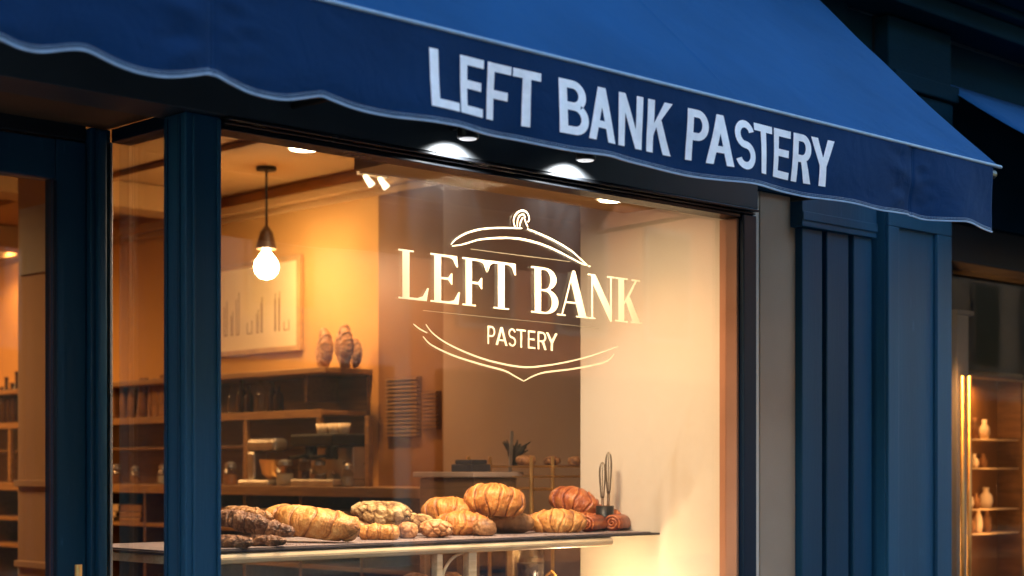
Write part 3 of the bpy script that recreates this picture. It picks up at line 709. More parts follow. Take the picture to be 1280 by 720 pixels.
# ---------------------------------------------------------------- pastries
def bodymesh(L_, R, bend=.5, nseg=7, flat=.8, amp=.10, noisy=.04, slant=.5, end=.30, seed=0, nu=240, nv=72, power=.75, twistnoise=.3):
    mb = MB(); half = L_/2
    for i in range(nu+1):
        s = -1+2*i/nu
        for j in range(nv):
            th = 2*math.pi*j/nv
            q = s*nseg/2+slant*.5*math.cos(th+.5)*(1 if s > 0 else -1)+twistnoise*noise.noise(Vector((s*2+seed, th, seed)))
            aq = abs(q); k = math.floor(aq); fr = aq-k
            env = max(0, 1-(abs(s)**2.1))**power
            env = end*min(1, (1-abs(s))*9)**.5+(1-end)*env if abs(s) < 1 else 0
            prof = (1-fr)**.0
            ridge = min(1, fr/.16)**.6*min(1, (1-fr)/.10)**.6
            step = (1-fr)*1.3
            stri = noise.noise(Vector((q*17+seed, th*1.2, seed)))
            r = R*env*(1-amp+amp*1.1*ridge+amp*.9*step+.035*stri)
            n_ = noise.fractal(Vector((s*4+seed, math.cos(th)*1.5, math.sin(th)*1.5+seed)), 1, 2, 4)
            r *= 1+noisy*n_*2
            lump = noise.noise(Vector((s*2.3+seed*3, math.cos(th)*.8, math.sin(th)*.8))); r *= 1+.13*lump
            ang = s*bend; cx = half*math.sin(ang)/math.sin(bend) if bend > .01 else half*s
            cy = (half/math.sin(bend))*(1-math.cos(ang)) if bend > .01 else 0
            ax, ay = math.cos(ang), math.sin(ang)
            ly = r*math.cos(th); lz = r*math.sin(th)*flat
            z = R*flat*.82+lz
            # weight flattens the underside
            if z < 0: z *= .15
            mb.v.append((cx-ay*ly, cy+ax*ly, z))
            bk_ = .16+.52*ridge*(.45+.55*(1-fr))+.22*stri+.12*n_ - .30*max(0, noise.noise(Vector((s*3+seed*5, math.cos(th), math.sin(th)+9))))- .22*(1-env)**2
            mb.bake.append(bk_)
    for i in range(nu):
        for j in range(nv):
            j2 = (j+1) % nv; mb.f.append((i*nv+j, (i+1)*nv+j, (i+1)*nv+j2, i*nv+j2))
    mb.f.append(tuple(range(nv))); mb.f.append(tuple(nu*nv+j for j in range(nv))[::-1])
    return mb
def blobmesh(L_, W_, H_, noisy=.12, freq=14, crack=.0, seed=0, nu=90, nv=60, sq=2.4):
    mb = MB()
    for i in range(nu+1):
        ph = -math.pi/2+math.pi*i/nu
        for j in range(nv):
            th = 2*math.pi*j/nv
            cp_, sp = math.cos(ph), math.sin(ph); p = 2/sq
            f_ = lambda c: math.copysign(abs(c)**p, c)
            x = sp; y = f_(math.cos(th))*abs(cp_)**p; z = f_(math.sin(th))*abs(cp_)**p
            v = Vector((x*L_/2, y*W_/2, z*H_/2))
            n_ = noise.fractal(v*freq+Vector((seed, seed*2, 0)), 1, 2, 5)
            c = 0
            if crack:
                vv = noise.voronoi(v*freq*2.2+Vector((seed,0,0)))[0]; c = max(0, 1-(vv[1]-vv[0])*4)
            k = 1+noisy*n_-crack*c*.18
            v = v*k; z2 = v.z+H_*.42
            if z2 < 0: z2 *= .12
            mb.v.append((v.x, v.y, z2)); mb.bake.append(.5+.5*n_-.45*c*min(1,crack*2)+.12*z)
    for i in range(nu):
        for j in range(nv):
            j2 = (j+1) % nv; mb.f.append((i*nv+j, (i+1)*nv+j, (i+1)*nv+j2, i*nv+j2))
    return mb
def pmm(px, d): return px*d/F
def place(mb, name, mat, px, py, d, yaw, label, cat, pitch=0, roll=0, group='pastries on the window shelf', z=None):
    "centre column px, base row py, distance d; yaw measured from the picture's horizontal"
    p = atd(px, py, d)
    if z is None: z = ZS-.001
    base = math.atan2(-FX, FY)
    o = mb.build(name, mat, smooth=True, loc=(p.x, p.y, z), rot=(roll, pitch, base+yaw))
    tag(o, label, cat, group); return o
def dshelf(px, Y): X = XY(px, Y); return dep(X, Y)
R_ = math.radians
def pl(mb, name, mat, px, Y, yaw, label, cat, z=0, pitch=0, roll=0):
    return place(mb, name, mat, px, 0, dshelf(px, Y), yaw, label, cat, pitch, roll, z=ZS-.001+z)
# dark crusty sticks, far left
pl(bodymesh(.17,.022,.12,5,.8,.08,.08,.4,.45,1), 'dark_roll', M['choc'], 281, .40, R_(-20), 'nearly black flat roll at the far left edge of the window shelf', 'pastry')
pl(bodymesh(.20,.022,.10,5,.8,.09,.08,.4,.4,2), 'dark_roll', M['choc'], 318, .42, R_(-22), 'dark brown stick pastry lying lowest, in front of the other dark sticks', 'pastry')
pl(bodymesh(.24,.028,.18,7,.85,.12,.07,.5,.4,3), 'dark_roll', M['choc'], 325, .52, R_(-34), 'long brown seeded stick pastry with paler tip beside the long golden croissant', 'pastry', .026, R_(5))
pl(bodymesh(.20,.027,.15,6,.9,.12,.09,.5,.4,4), 'dark_roll', M['choc'], 294, .48, R_(-24), 'knobbly dark stick pastry heaped on top at the left of the shelf', 'pastry', .050, R_(4))
pl(bodymesh(.18,.022,.15,6,.9,.12,.09,.5,.4,5), 'dark_roll', M['nutbread'], 308, .60, R_(-30), 'thin reddish brown stick pastry at the back of the dark heap', 'pastry', .066, R_(6))
# long croissant
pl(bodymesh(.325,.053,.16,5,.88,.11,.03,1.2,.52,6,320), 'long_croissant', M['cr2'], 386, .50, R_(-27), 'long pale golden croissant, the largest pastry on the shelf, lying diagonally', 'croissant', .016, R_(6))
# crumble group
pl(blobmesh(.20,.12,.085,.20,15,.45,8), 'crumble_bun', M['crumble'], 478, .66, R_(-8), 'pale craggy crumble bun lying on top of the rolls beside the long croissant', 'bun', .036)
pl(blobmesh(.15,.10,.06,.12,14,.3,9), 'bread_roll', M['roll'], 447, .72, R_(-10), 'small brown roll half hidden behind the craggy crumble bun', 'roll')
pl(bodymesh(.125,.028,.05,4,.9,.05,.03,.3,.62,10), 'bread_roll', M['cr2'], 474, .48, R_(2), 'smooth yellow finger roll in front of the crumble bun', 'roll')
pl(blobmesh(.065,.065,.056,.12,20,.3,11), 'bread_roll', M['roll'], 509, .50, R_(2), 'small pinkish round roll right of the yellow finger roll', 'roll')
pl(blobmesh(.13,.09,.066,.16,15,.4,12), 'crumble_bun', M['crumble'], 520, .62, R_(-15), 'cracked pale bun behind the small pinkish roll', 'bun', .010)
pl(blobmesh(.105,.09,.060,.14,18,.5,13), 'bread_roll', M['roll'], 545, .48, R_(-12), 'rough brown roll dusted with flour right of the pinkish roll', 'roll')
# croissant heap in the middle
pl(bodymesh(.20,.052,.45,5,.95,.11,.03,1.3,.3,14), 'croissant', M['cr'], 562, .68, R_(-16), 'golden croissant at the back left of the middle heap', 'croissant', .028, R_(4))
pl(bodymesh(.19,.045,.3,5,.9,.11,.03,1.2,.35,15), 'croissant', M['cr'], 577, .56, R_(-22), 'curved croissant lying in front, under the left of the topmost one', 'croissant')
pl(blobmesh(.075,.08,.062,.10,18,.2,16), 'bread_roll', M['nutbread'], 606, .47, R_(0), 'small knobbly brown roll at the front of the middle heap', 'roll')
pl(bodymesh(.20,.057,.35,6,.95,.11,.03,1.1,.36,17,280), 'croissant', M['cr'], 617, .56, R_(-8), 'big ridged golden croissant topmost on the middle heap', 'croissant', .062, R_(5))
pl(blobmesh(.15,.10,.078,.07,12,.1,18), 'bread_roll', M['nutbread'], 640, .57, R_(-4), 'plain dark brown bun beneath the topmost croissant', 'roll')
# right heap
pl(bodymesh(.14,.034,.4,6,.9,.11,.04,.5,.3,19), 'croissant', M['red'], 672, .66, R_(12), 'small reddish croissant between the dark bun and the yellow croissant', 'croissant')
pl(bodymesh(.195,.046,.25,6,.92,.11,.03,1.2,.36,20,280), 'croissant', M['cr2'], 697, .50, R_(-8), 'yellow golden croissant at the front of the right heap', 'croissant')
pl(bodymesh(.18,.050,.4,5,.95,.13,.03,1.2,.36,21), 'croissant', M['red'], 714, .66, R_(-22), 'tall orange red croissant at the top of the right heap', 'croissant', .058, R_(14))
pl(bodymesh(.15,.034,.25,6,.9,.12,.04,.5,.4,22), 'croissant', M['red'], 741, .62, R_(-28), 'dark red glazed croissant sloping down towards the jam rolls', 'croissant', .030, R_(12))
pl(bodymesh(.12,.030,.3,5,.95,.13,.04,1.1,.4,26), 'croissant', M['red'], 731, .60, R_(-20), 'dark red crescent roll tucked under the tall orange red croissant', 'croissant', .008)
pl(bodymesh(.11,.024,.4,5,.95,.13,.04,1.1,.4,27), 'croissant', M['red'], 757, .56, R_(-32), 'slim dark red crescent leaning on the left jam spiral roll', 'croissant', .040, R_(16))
def swirl(R, L_, seed):
    "roll of dough whose end shows a jam spiral, long axis along local X"
    body = MB(); turns = 2.6; n = 90
    outer = []; 
    for i in range(n+1):
        t = i/n; a_ = t*turns*2*math.pi; r = R*(.16+.84*t)
        outer.append((a_, r))
    th = R*.84/turns*.82
    def pt(a_, r, x): 
        return (x, r*math.cos(a_), max(-R*.82, r*math.sin(a_)*.92)+R*.82)
    k0 = 0
    for i, (a_, r) in enumerate(outer):
        wob = 1+.05*noise.noise(Vector((a_, seed, 0)))
        b = .35+.4*noise.noise(Vector((a_*2, seed, 1)))
        for x, rr in ((-L_/2, r*wob), (-L_/2-.003, r*wob-th*.5), (-L_/2, max(.001, r*wob-th)), (L_/2, max(.001, r*wob-th)), (L_/2+.003, r*wob-th*.5), (L_/2, r*wob)):
            body.v.append(pt(a_, rr, x)); body.bake.append(b+(.25 if abs(x) > L_/2 else 0))
    for i in range(n):
        for j in range(6):
            j2 = (j+1) % 6; body.f.append((i*6+j, i*6+j2, (i+1)*6+j2, (i+1)*6+j))
    jam = MB().tube([(-L_/2+.004, 0, R*.82), (L_/2-.004, 0, R*.82)], R*.9, 24)
    jam.v = [(x, y, R*.82+(z-R*.82)*.9) for x, y, z in jam.v]
    return body, jam
for px, Y, yaw, R, lab in ((748, .45, R_(62), .034, 'red jam spiral roll, left one of the two at the right end of the shelf'), (779, .45, R_(66), .034, 'red jam spiral roll nearest the right end of the shelf')):
    b_, j_ = swirl(R, .10, px)
    X = XY(px, Y); r = root_at('jam_roll', (X, Y+.03, ZS-.001), label=lab, cat='pastry', group='pastries on the window shelf')
    r.rotation_euler = (0, 0, math.atan2(-FX, FY)+yaw)
    b_.build('dough', M['red'], r, smooth=True); j_.build('jam_filling', M['jam'], r, smooth=True)
pl(bodymesh(.10,.026,.3,5,.9,.12,.04,.5,.4,25), 'croissant', M['red'], 772, .62, R_(-10), 'tiny red croissant behind the two jam spiral rolls', 'croissant', .022)

cb = MB()
for q in range(260):
    px = random.uniform(285, 790); Y = YF0+.02+abs(random.gauss(0,.10)); x = XY(px, Y)
    if Y > .6: continue
    r = random.uniform(.0008, .0028); z = ZS-.0012; a_ = random.uniform(0, 3); n = len(cb.v)
    for k in range(4):
        t = a_+k*math.pi/2; cb.v.append((x+r*math.cos(t)*random.uniform(.6,1.4), Y+r*math.sin(t)*random.uniform(.6,1.4), z))
    cb.v.append((x, Y, z+r*.8)); cb.f += [(n+k, n+(k+1)%4, n+4) for k in range(4)]
tag(cb.build('crumbs', M['cr']), 'scattered crust crumbs on the slate shelf in front of the pastries', 'crumbs', kind='stuff')
# ---------------------------------------------------------------- wire things by the bay wall
def whisk(px, py, base, Y, h, label, n=4, w=.018):
    p = at(px, base, Y); r = root_at('whisk', tuple(p), label=label, cat='whisk', group='whisks standing by the cream wall')
    part(MB().tube([tuple(p), tuple(p+Vector((0,0,h*.42)))], .005, 8), 'handle', M['wood_d'], r, smooth=True)
    mb = MB()
    for k in range(n):
        a_ = k*math.pi/n; pp = []
        for i in range(17):
            t = i/16*math.pi; s = math.sin(t); side = math.cos(t)
            pp.append(tuple(p+Vector((math.cos(a_)*w*side*(.3+.7*s), math.sin(a_)*w*side*(.3+.7*s), h*.40+h*.6*s**.8))))
        mb.tube(pp, .0014, 5)
    part(mb, 'wires', M['wire'], r, smooth=True)
crock = at(756, 660, .68)
def crockf(px, Y, label, R=.03, h=.085):
    p = Vector((XY(px, Y), Y, ZS-.001)); o = MB().lathe([(R*.8,0),(R,.01),(R*1.05,h),(R*.95,h),(R*.9,h-.01)], (0,0,0), 24).build('crock', M['darkmetal'], smooth=True, loc=p)
    tag(o, label, 'crock'); return p
c = crockf(756, .51, 'small dark crock holding whisks at the back right of the shelf')
for i, (dx, h, lab) in enumerate(((-.010,.235,'short whisk leaning left in the dark crock'), (.016,.27,'tallest whisk standing upright in the dark crock beside the cream wall'))):
    r = root_at('whisk', (c.x+dx, c.y, c.z+.02), label=lab, cat='whisk', group='whisks in the dark crock')
    mb = MB().tube([(c.x+dx, c.y, c.z+.02), (c.x+dx*1.2, c.y, c.z+h*.5)], .005, 8); part(mb, 'handle', M['wood_d'], r, smooth=True)
    mb = MB()
    for k in range(4):
        a_ = k*math.pi/4; pp = []
        for q in range(17):
            t = q/16*math.pi; s = math.sin(t); sd = math.cos(t)*.020*(.25+.75*s)
            pp.append((c.x+dx*1.2+math.cos(a_)*sd, c.y+math.sin(a_)*sd, c.z+h*.48+h*.52*s**.8))
        mb.tube(pp, .0016, 5)
    part(mb, 'wires', M['wire'], r, smooth=True)

# ---------------------------------------------------------------- cooling rack behind the shelf
YK = 1.05
k0, k1 = at(664, 582, YK), at(726, 582, YK)
rk = root_at('cooling_rack', (k0.x, YK, 0), label='brass wire cooling rack with two shelves standing before the grey wall', cat='rack')
for x in (k0.x, (k0.x+k1.x)/2-.02, k1.x+.08):
    for y in (YK, YK+.35):
        part(MB().tube([(x, y, 0), (x, y, k0.z+.035)], .007, 8), 'post', M['brass'], rk)
for py in (583, 596, 612):
    z = ZZ(k0.x, YK, py)
    mb = MB().tube([(k0.x, YK, z), (k1.x+.08, YK, z)], .005, 6).tube([(k0.x, YK+.35, z), (k1.x+.08, YK+.35, z)], .005, 6)
    for q in range(9):
        x = k0.x+(k1.x+.08-k0.x)*q/8; mb.tube([(x, YK, z), (x, YK+.35, z)], .002, 5)
    part(mb, 'wire_shelf', M['brass'], rk)
for i, x in enumerate([k0.x+.02+.07*q for q in range(6)]):
    sc = .85+.25*random.random()
    o = blobmesh(.06*sc, .06*sc, .04*sc, .15, 25, .4, 30+i, 30, 24).build('bun', M['roll'], smooth=True, loc=(x, YK+.06+.05*(i%2), ZZ(k0.x,YK,583)+.005), rot=(0,0,i))
    tag(o, 'tiny bun on the top wire of the cooling rack, %s from the left' % ['first','second','third','fourth','fifth','sixth'][i], 'bun', 'buns on the cooling rack')
# dark plant-like herb bunch on rack
hb_ = MB(); p = Vector((k0.x+.10, YK+.2, ZZ(k0.x,YK,583)+.005))
for q in range(16):
    a_ = random.uniform(-.6,1.1); l_ = random.uniform(.06,.11); d_ = random.uniform(-.02,.02)
    hb_.tube([tuple(p+Vector((d_,0,0))), tuple(p+Vector((d_+l_*math.sin(a_)*.5, d_, l_*.6))), tuple(p+Vector((d_+l_*math.sin(a_)*1.1, d_*2, l_*math.cos(a_*.6))))], [.003,.008,.002], 6)
o = hb_.build('herb_bunch', paint('dried_herbs', (.05,.035,.02), .8, .4, 40), smooth=True); recentre(o, p); tag(o, 'dark dried herb bunch on top of the cooling rack', 'herbs')
# low side table left of the rack
t0, t1 = at(592, 590, 1.15), at(655, 590, 1.15)
tb = root_at('side_table', (t0.x, 1.15, 0), label='grey brown side table left of the cooling rack', cat='table')
part(MB().box(t0.x, t1.x, 1.15, 1.5, t0.z-.02, t0.z), 'tabletop', M['mauve'], tb, .004)
part(MB().box(t0.x+.02, t1.x-.02, 1.17, 1.48, t0.z-.14, t0.z-.022), 'drawer_box', M['wood_d'], tb, .003)
for x in (t0.x+.02, t1.x-.05):
    for y in (1.17, 1.45): part(MB().box(x, x+.03, y, y+.03, 0, t0.z-.142), 'leg', M['wood_d'], tb, .003)
o = MB().box(0, .12, 0, .10, 0, .028).box(.01,.11,.01,.09,.0285,.045).build('book', M['slate'], bevel=.003, loc=(t0.x+.04, 1.2, t0.z+.001), rot=(0,0,.2)); tag(o, 'two stacked dark books on the grey brown side table', 'books')
o = MB().box(-.008, .008, 0, .006, 0, .16).build('palette_knife', M['metal'], bevel=.002, loc=(t0.x+.21, 1.17, t0.z+.001), rot=(-.12, .18, 0)); tag(o, 'pale metal spatula propped up on the side table', 'spatula')

# ================================================================ RIGHT-WALL SHELVING
def wallbox(mb, px0, px1, X0, X1, z0, z1):
    "box against the right wall between the two picture columns (measured at the wall face X1)"
    mb.box(X0, X1, YX(px0, X1), YX(px1, X1), z0, z1); return mb
XW = WR-.003
ys = YX(466, XW)
# upper board with a bracket
z1_ = H+.495
us = root_at('wall_shelf', (WR, ys, z1_), label='upper wall shelf carrying braided loaves, beneath the framed picture', cat='shelf')
part(MB().box(WR-.30, XW, ys, 7.6, z1_-.028, z1_), 'board', M['wood_m'], us, .004)
for y in (ys+.25, ys+1.4, ys+2.6): part(MB().box(WR-.22, XW, y, y+.025, z1_-.16, z1_-.030), 'bracket', M['wood_d'], us, .003)
for i, (px, sc, tl) in enumerate(((398,.92,1),(413,1.0,-1),(423,1.08,1),(438,1.02,-1),(450,.70,-1))):
    X = WR-.15-.03*(i%2); y = YX(px, X)
    r_ = bodymesh(.20*sc,.034*sc,.75,6,.85,.16,.04,1.0,.32,40+i,110,36)
    mt = Matrix(((0,0,-1),(0,-tl,0),(1,0,0))) if tl > 0 else Matrix(((0,0,1),(0,1,0),(1,0,0)))
    if mt.determinant() < 0: mt = mt @ Matrix.Diagonal((1,1,-1))
    mt = mt.to_euler()
    o = r_.build('braided_loaf', M['nutbread'], smooth=True, loc=(X, y, z1_+.098*sc), rot=(mt.x, mt.y, mt.z))
    tag(o, 'curved braided loaf on the upper wall shelf, %s from the left' % ['first','second','third','fourth','last and smallest'][i], 'loaf', 'braided loaves on the upper wall shelf')
# shelving unit below
z2_ = H+.285; zc = H-.085
su = root_at('shelving_unit', (WR, ys, 0), label='tall dark wood shelving along the ochre wall with pale shelf edges', cat='shelving')
part(MB().box(XW-.02, XW, ys+.02, 7.9, zc, z1_-.031), 'back_panel', M['wood_d'], su)
part(MB().box(WR-.30, XW-.021, ys+.02, 7.9, z2_-.022, z2_), 'shelf', M['wood_m'], su, .003)
part(MB().box(WR-.312, WR-.301, ys+.02, 7.9, z2_-.035, z2_+.003), 'shelf_edge', M['wood_m'], su, .002)
part(MB().box(WR-.28, XW-.021, ys+.02, 7.9, H+.105, H+.12), 'shelf', M['wood_d'], su, .002)
for px in (310, 402, 463):
    y = YX(px, WR-.30); part(MB().box(WR-.31, WR-.285, y, y+.03, zc+.001, z2_-.036), 'post', M['wood_m'], su, .002)
for y in (6.2, 7.1): part(MB().box(WR-.31, WR-.285, y, y+.03, zc+.001, z2_-.036), 'post', M['wood_m'], su, .002)
# counter
yc0 = YX(548, WR-.5)
ct = root_at('back_counter', (WR-.3, yc0, 0), label='long wooden back counter with open cubbies under its bright edge', cat='counter')
part(MB().box(WR-.56, XW, yc0, 7.9, zc-.03, zc), 'worktop', M['wood_m'], ct, .004)
part(MB().box(WR-.572, WR-.561, yc0, 7.9, zc-.042, zc+.002), 'worktop_edge', M['wood_m'], ct, .002)
part(MB().box(WR-.05, XW, yc0+.01, 7.9, 0, zc-.031), 'back_panel', M['wood_d'], ct)
for z in (zc-.20, zc-.36): part(MB().box(WR-.54, WR-.051, yc0+.01, 7.9, z-.02, z), 'cubby_shelf', M['wood_m'], ct, .002)
for k in range(14):
    y = yc0+.01+k*(7.88-yc0)/13; part(MB().box(WR-.54, WR-.051, y, y+.022, 0, zc-.031), 'divider', M['wood_d'], ct, .002)
# bottles and bags
def bottle(loc, h, r, mat, label, group):
    o = MB().lathe([(r*.9,0),(r,.006),(r,h*.58),(r*.85,h*.66),(r*.34,h*.78),(r*.32,h*.95),(r*.4,h*.955),(r*.4,h)], (0,0,0), 16).build('bottle', mat, smooth=True, loc=loc)
    tag(o, label, 'bottle', group)
ORD = ['first','second','third','fourth','fifth','sixth','seventh','eighth','ninth','tenth','eleventh','twelfth']
for i, (px, h) in enumerate(((290,.16),(302,.18),(311,.15),(326,.17),(340,.16),(348,.14))):
    X = WR-.20; bottle((X, YX(px, X), z2_+.001), h, .026, M['bottle'] if i%3 else M['jar'], 'bottle on the lower wall shelf beside the corner post, %s from the left' % ORD[i], 'bottles on the lower wall shelf')
def bag(loc, w, h, seed, label, group, mat=None, rz=0):
    mb = MB(); n = 20
    for k in range(12):
        t = k/11; 
        for j in range(n):
            a_ = 2*math.pi*j/n; f_ = 1-.35*t*abs(math.sin(a_))-.1*t
            rr = w*(1+.12*noise.noise(Vector((math.cos(a_)*2, math.sin(a_)*2, t*3+seed))))
            mb.v.append((rr*math.copysign(abs(math.cos(a_))**.6, math.cos(a_)), rr*.7*f_*math.copysign(abs(math.sin(a_))**.6, math.sin(a_))+.01*t*math.sin(seed), h*t+.006*math.sin(j*2.3+seed)*(t > .9)))
    for k in range(11):
        for j in range(n):
            j2 = (j+1) % n; mb.f.append((k*n+j, k*n+j2, (k+1)*n+j2, (k+1)*n+j))
    mb.f.append(tuple(range(n))[::-1]); mb.f.append(tuple(11*n+j for j in range(n)))
    o = mb.build('paper_bag', mat or M['kraft'], smooth=True, loc=loc, rot=(0,0,rz)); tag(o, label, 'bag', group)
for i, (px, w, h) in enumerate(((147,.045,.20),(158,.035,.22),(166,.04,.18),(178,.05,.24),(190,.035,.19),(198,.04,.23),(208,.045,.25))):
    X = WR-.19; bag((X, YX(px, X), z2_+.001), w*1.0, h*.95, i*1.7, 'paper bag on the wall shelf behind the side pane, %s from left' % ORD[i], 'paper bags on the lower wall shelf', rz=.3*i)
for i, (px, h) in enumerate(((2,.24),(8,.30),(15,.26),(21,.33))):
    X = WR-.2; bottle((X, YX(px, X), z2_+.001), h, .035, M['bottle'], 'dark tall bottle seen through the door glass, %s from the left' % ORD[i], 'bottles seen through the door glass')
# jars and gadgets on the counter
def jar(loc, r, h, label, group, fill):
    g_ = root_at('jar', loc, label=label, cat='jar', group=group)
    part(MB().lathe([(r*.9,0),(r,.01),(r,h*.8),(r*.75,h*.9),(r*.75,h)], loc, 20), 'glass_body', M['jar'], g_, smooth=True)
    part(MB().lathe([(r*.8,h+.0005),(r*.8,h+.02),(r*.3,h+.03)], loc, 20), 'lid', M['metal'], g_)
    part(MB().lathe([(r*.86,.004),(r*.93,.012),(r*.93,h*.6)], loc, 16), 'contents', fill, g_)
X = WR-.40
for i, (px, r, h, fm) in enumerate(((146,.03,.08,M['roll']),(165,.028,.07,M['kraft']),(196,.03,.08,M['stone2']),(288,.035,.09,M['kraft']),(352,.045,.10,M['stone2']),(372,.03,.12,M['roll']),(398,.042,.10,M['kraft']),(430,.03,.08,M['stone2']))):
    jar((X+.02*(i%3), YX(px, X), zc+.001), r, h, 'glass storage jar on the back counter, %s counting from the left' % ORD[i], 'jars on the back counter', fm)
# coffee grinder / mixer shapes
def mixer(px, label):
    X = WR-.36; y = YX(px, X); z = zc+.001; r = root_at('stand_mixer', (X, y, z), label=label, cat='mixer')
    part(MB().box(X-.09, X+.05, y-.13, y+.13, z, z+.03), 'base', M['metal'], r, .01)
    part(MB().box(X-.04, X+.04, y+.06, y+.12, z+.0305, z+.17), 'column', M['metal'], r, .012)
    part(MB().box(X-.045, X+.045, y-.12, y+.12, z+.171, z+.235), 'head', M['metal'], r, .02)
    part(MB().lathe([(.03,.031),(.06,.06),(.075,.13),(.078,.13)], (X, y-.06, z), 24), 'bowl', M['brass'], r, smooth=True)
mixer(334, 'steel stand mixer on the back counter left of the jars')
X = WR-.34; y = YX(414, X); z = zc+.001
em_ = root_at('espresso_machine', (X, y, z), label='small steel espresso machine on the back counter near the end of the shelving', cat='coffee machine')
part(MB().box(X-.12, X+.12, y-.17, y+.17, z, z+.035).box(X+.0, X+.12, y-.165, y+.165, z+.0355, z+.19), 'body', M['metal'], em_, .008)
part(MB().box(X-.12, X+.12, y-.17, y+.17, z+.1905, z+.25), 'top', M['darkmetal'], em_, .012)
for dy in (-.08, .08):
    part(MB().tube([(X-.06, y+dy, z+.19), (X-.06, y+dy, z+.13)], .03, 14).tube([(X-.08, y+dy, z+.145), (X-.19, y+dy, z+.135)], .009, 8), 'group_head', M['darkmetal'], em_)
for dy in (-.10, -.02, .07): part(MB().lathe([(.022,.2505),(.032,.30),(.030,.30),(.02,.256)], (X, y+dy, z), 14), 'cup', M['cream'], em_, smooth=True)
# trays stacked in cubbies & items below
for i, px in enumerate((150, 175, 200, 290, 330, 370, 410, 450)):
    X = WR-.3; y = YX(px, X)
    o = MB().box(-.16,.16,-.14,.14,0,.02).box(-.15,.15,-.13,.13,.024,.05).box(-.14,.14,-.12,.12,.054,.09).build('bread_crate', M['wood_l'] if i%2 else M['wood_m'], bevel=.003, loc=(X-.05, y, zc-.199)); tag(o, 'stacked shallow trays in a cubby of the back counter, %s from the left' % ORD[i], 'trays', 'trays in the counter cubbies')

# framed picture
XP = WR-.003
pa, pb = atx(380, 438, XP), atx(380, 318, XP); yl = YX(228, XP)
pf = root_at('framed_picture', (XP, pa.y, pa.z), label='large framed line drawing of bottles hanging on the ochre wall', cat='picture')
fr = MB(); W_ = .028
fr.box(XP-.03, XP, pa.y, pa.y+W_, pa.z, pb.z).box(XP-.03, XP, yl-W_, yl, pa.z, pb.z).box(XP-.03, XP, pa.y+W_+.0005, yl-W_-.0005, pa.z, pa.z+W_).box(XP-.03, XP, pa.y+W_+.0005, yl-W_-.0005, pb.z-W_, pb.z)
part(fr, 'frame', paint('faded_gilt_frame', (.50,.29,.11), .5, .15, 20), pf, .003)
part(MB().box(XP-.015, XP-.002, pa.y+W_, yl-W_, pa.z+W_, pb.z-W_), 'print', paint('print_paper', (.80,.62,.34), .7, .06, 3), pf)
ink = MB(); hh = pb.z-pa.z
for q, (px, w, h_) in enumerate(((282,.03,.62),(290,.02,.42),(297,.03,.75),(312,.05,.22),(322,.02,.40),(327,.015,.62),(344,.012,.66),(349,.012,.68),(358,.05,.16))):
    y = YX(px, XP-.016); z = pa.z+W_+.09
    ink.box(XP-.0165, XP-.0155, y-w/2, y-w/2+.006, z, z+h_*hh*.6).box(XP-.0165, XP-.0155, y+w/2-.006, y+w/2, z, z+h_*hh*.5).box(XP-.0165, XP-.0155, y-w/2, y+w/2, z-.006, z-.0005)
part(ink, 'line_drawing', M['kraft'], pf)
# vents
def grille(px0, px1, y0, y1, n, label, mat):
    X = WR-.012; a_, b_ = YX(px1, X), YX(px0, X); zt_, zb = ZZ(X, a_, y0), ZZ(X, a_, y1)
    r = root_at('louvre_grille', (X, a_, zb), label=label, cat='grille')
    part(MB().box(X-.006, X-.001, a_, b_, zb, zt_), 'backing', M['wood_d'], r)
    mb = MB()
    for k in range(n):
        z = zb+(zt_-zb)*(k+.5)/n; mb.box(X-.022, X-.0065, a_+.01, b_-.01, z-.004, z+.004)
    part(mb, 'slats', mat, r)
grille(484, 527, 470, 546, 15, 'pale slatted grille on the brown panelled wall', M['wood_m'])
grille(529, 551, 488, 536, 10, 'smaller darker slatted grille right of the pale one', M['brown'])

# pendant lamp
pp = atd(333, 333, 8.2)
pn = root_at('pendant_lamp', (pp.x, pp.y, CH), label='bright bare bulb pendant with small dark cone shade hanging from the ceiling', cat='lamp')
part(MB().tube([(pp.x, pp.y, CH-.004), (pp.x, pp.y, pp.z+.19)], .006, 8).lathe([(.05,-.02),(.05,-.003)], (pp.x,pp.y,CH), 16), 'cord', M['darkmetal'], pn)
part(MB().lathe([(.050,.085),(.052,.09),(.032,.17),(.010,.20)], tuple(pp), 24), 'shade', M['wood_d'], pn, smooth=False)
part(MB().lathe([(.012,.085),(.03,.06),(.055,.025),(.061,-.005),(.054,-.033),(.032,-.056),(.004,-.064)], tuple(pp), 24), 'bulb', M['bulb'], pn, smooth=True)
light('pendant_light', 'POINT', (pp.x, pp.y, pp.z-.0), 20, WARM, .07)
# ceiling downlights
DL = []
def downlight(p, label, energy, r=.065, spot=120):
    q = root_at('downlight', tuple(p), label=label, cat='ceiling light', group='round downlights in the shop ceiling')
    part(MB().lathe([(r+.012,-.006),(r+.012,-.001),(r,-.001)], tuple(p), 28), 'rim', M['cream'], q)
    part(MB().lathe([(r,-.010),(r*.98,-.0065)], tuple(p), 28), 'lens', M['down'], q)
    if energy: light('downlight_and_fill', 'SPOT', (p[0], p[1], p[2]-.02), energy, WARM, r, spot, (0,0,0), .8)
def onceil(px, py, Z):
    d = (Z-H)*F/(586-py); return atd(px, py, d)
downlight(onceil(380,184,CH), 'round downlight near the top of the window above the pendant lamp', 60)
downlight(onceil(172,322,CH), 'round downlight seen through the narrow side pane', 45)
downlight(onceil(11,297,CH), 'round downlight seen through the door glass', 45)
p = at(765, 248, .30); downlight(Vector((p.x, p.y, H+.889)), 'round downlight in the bay soffit beside the cream wall', 3, .042, 120)
p = at(590, 248, .30); 
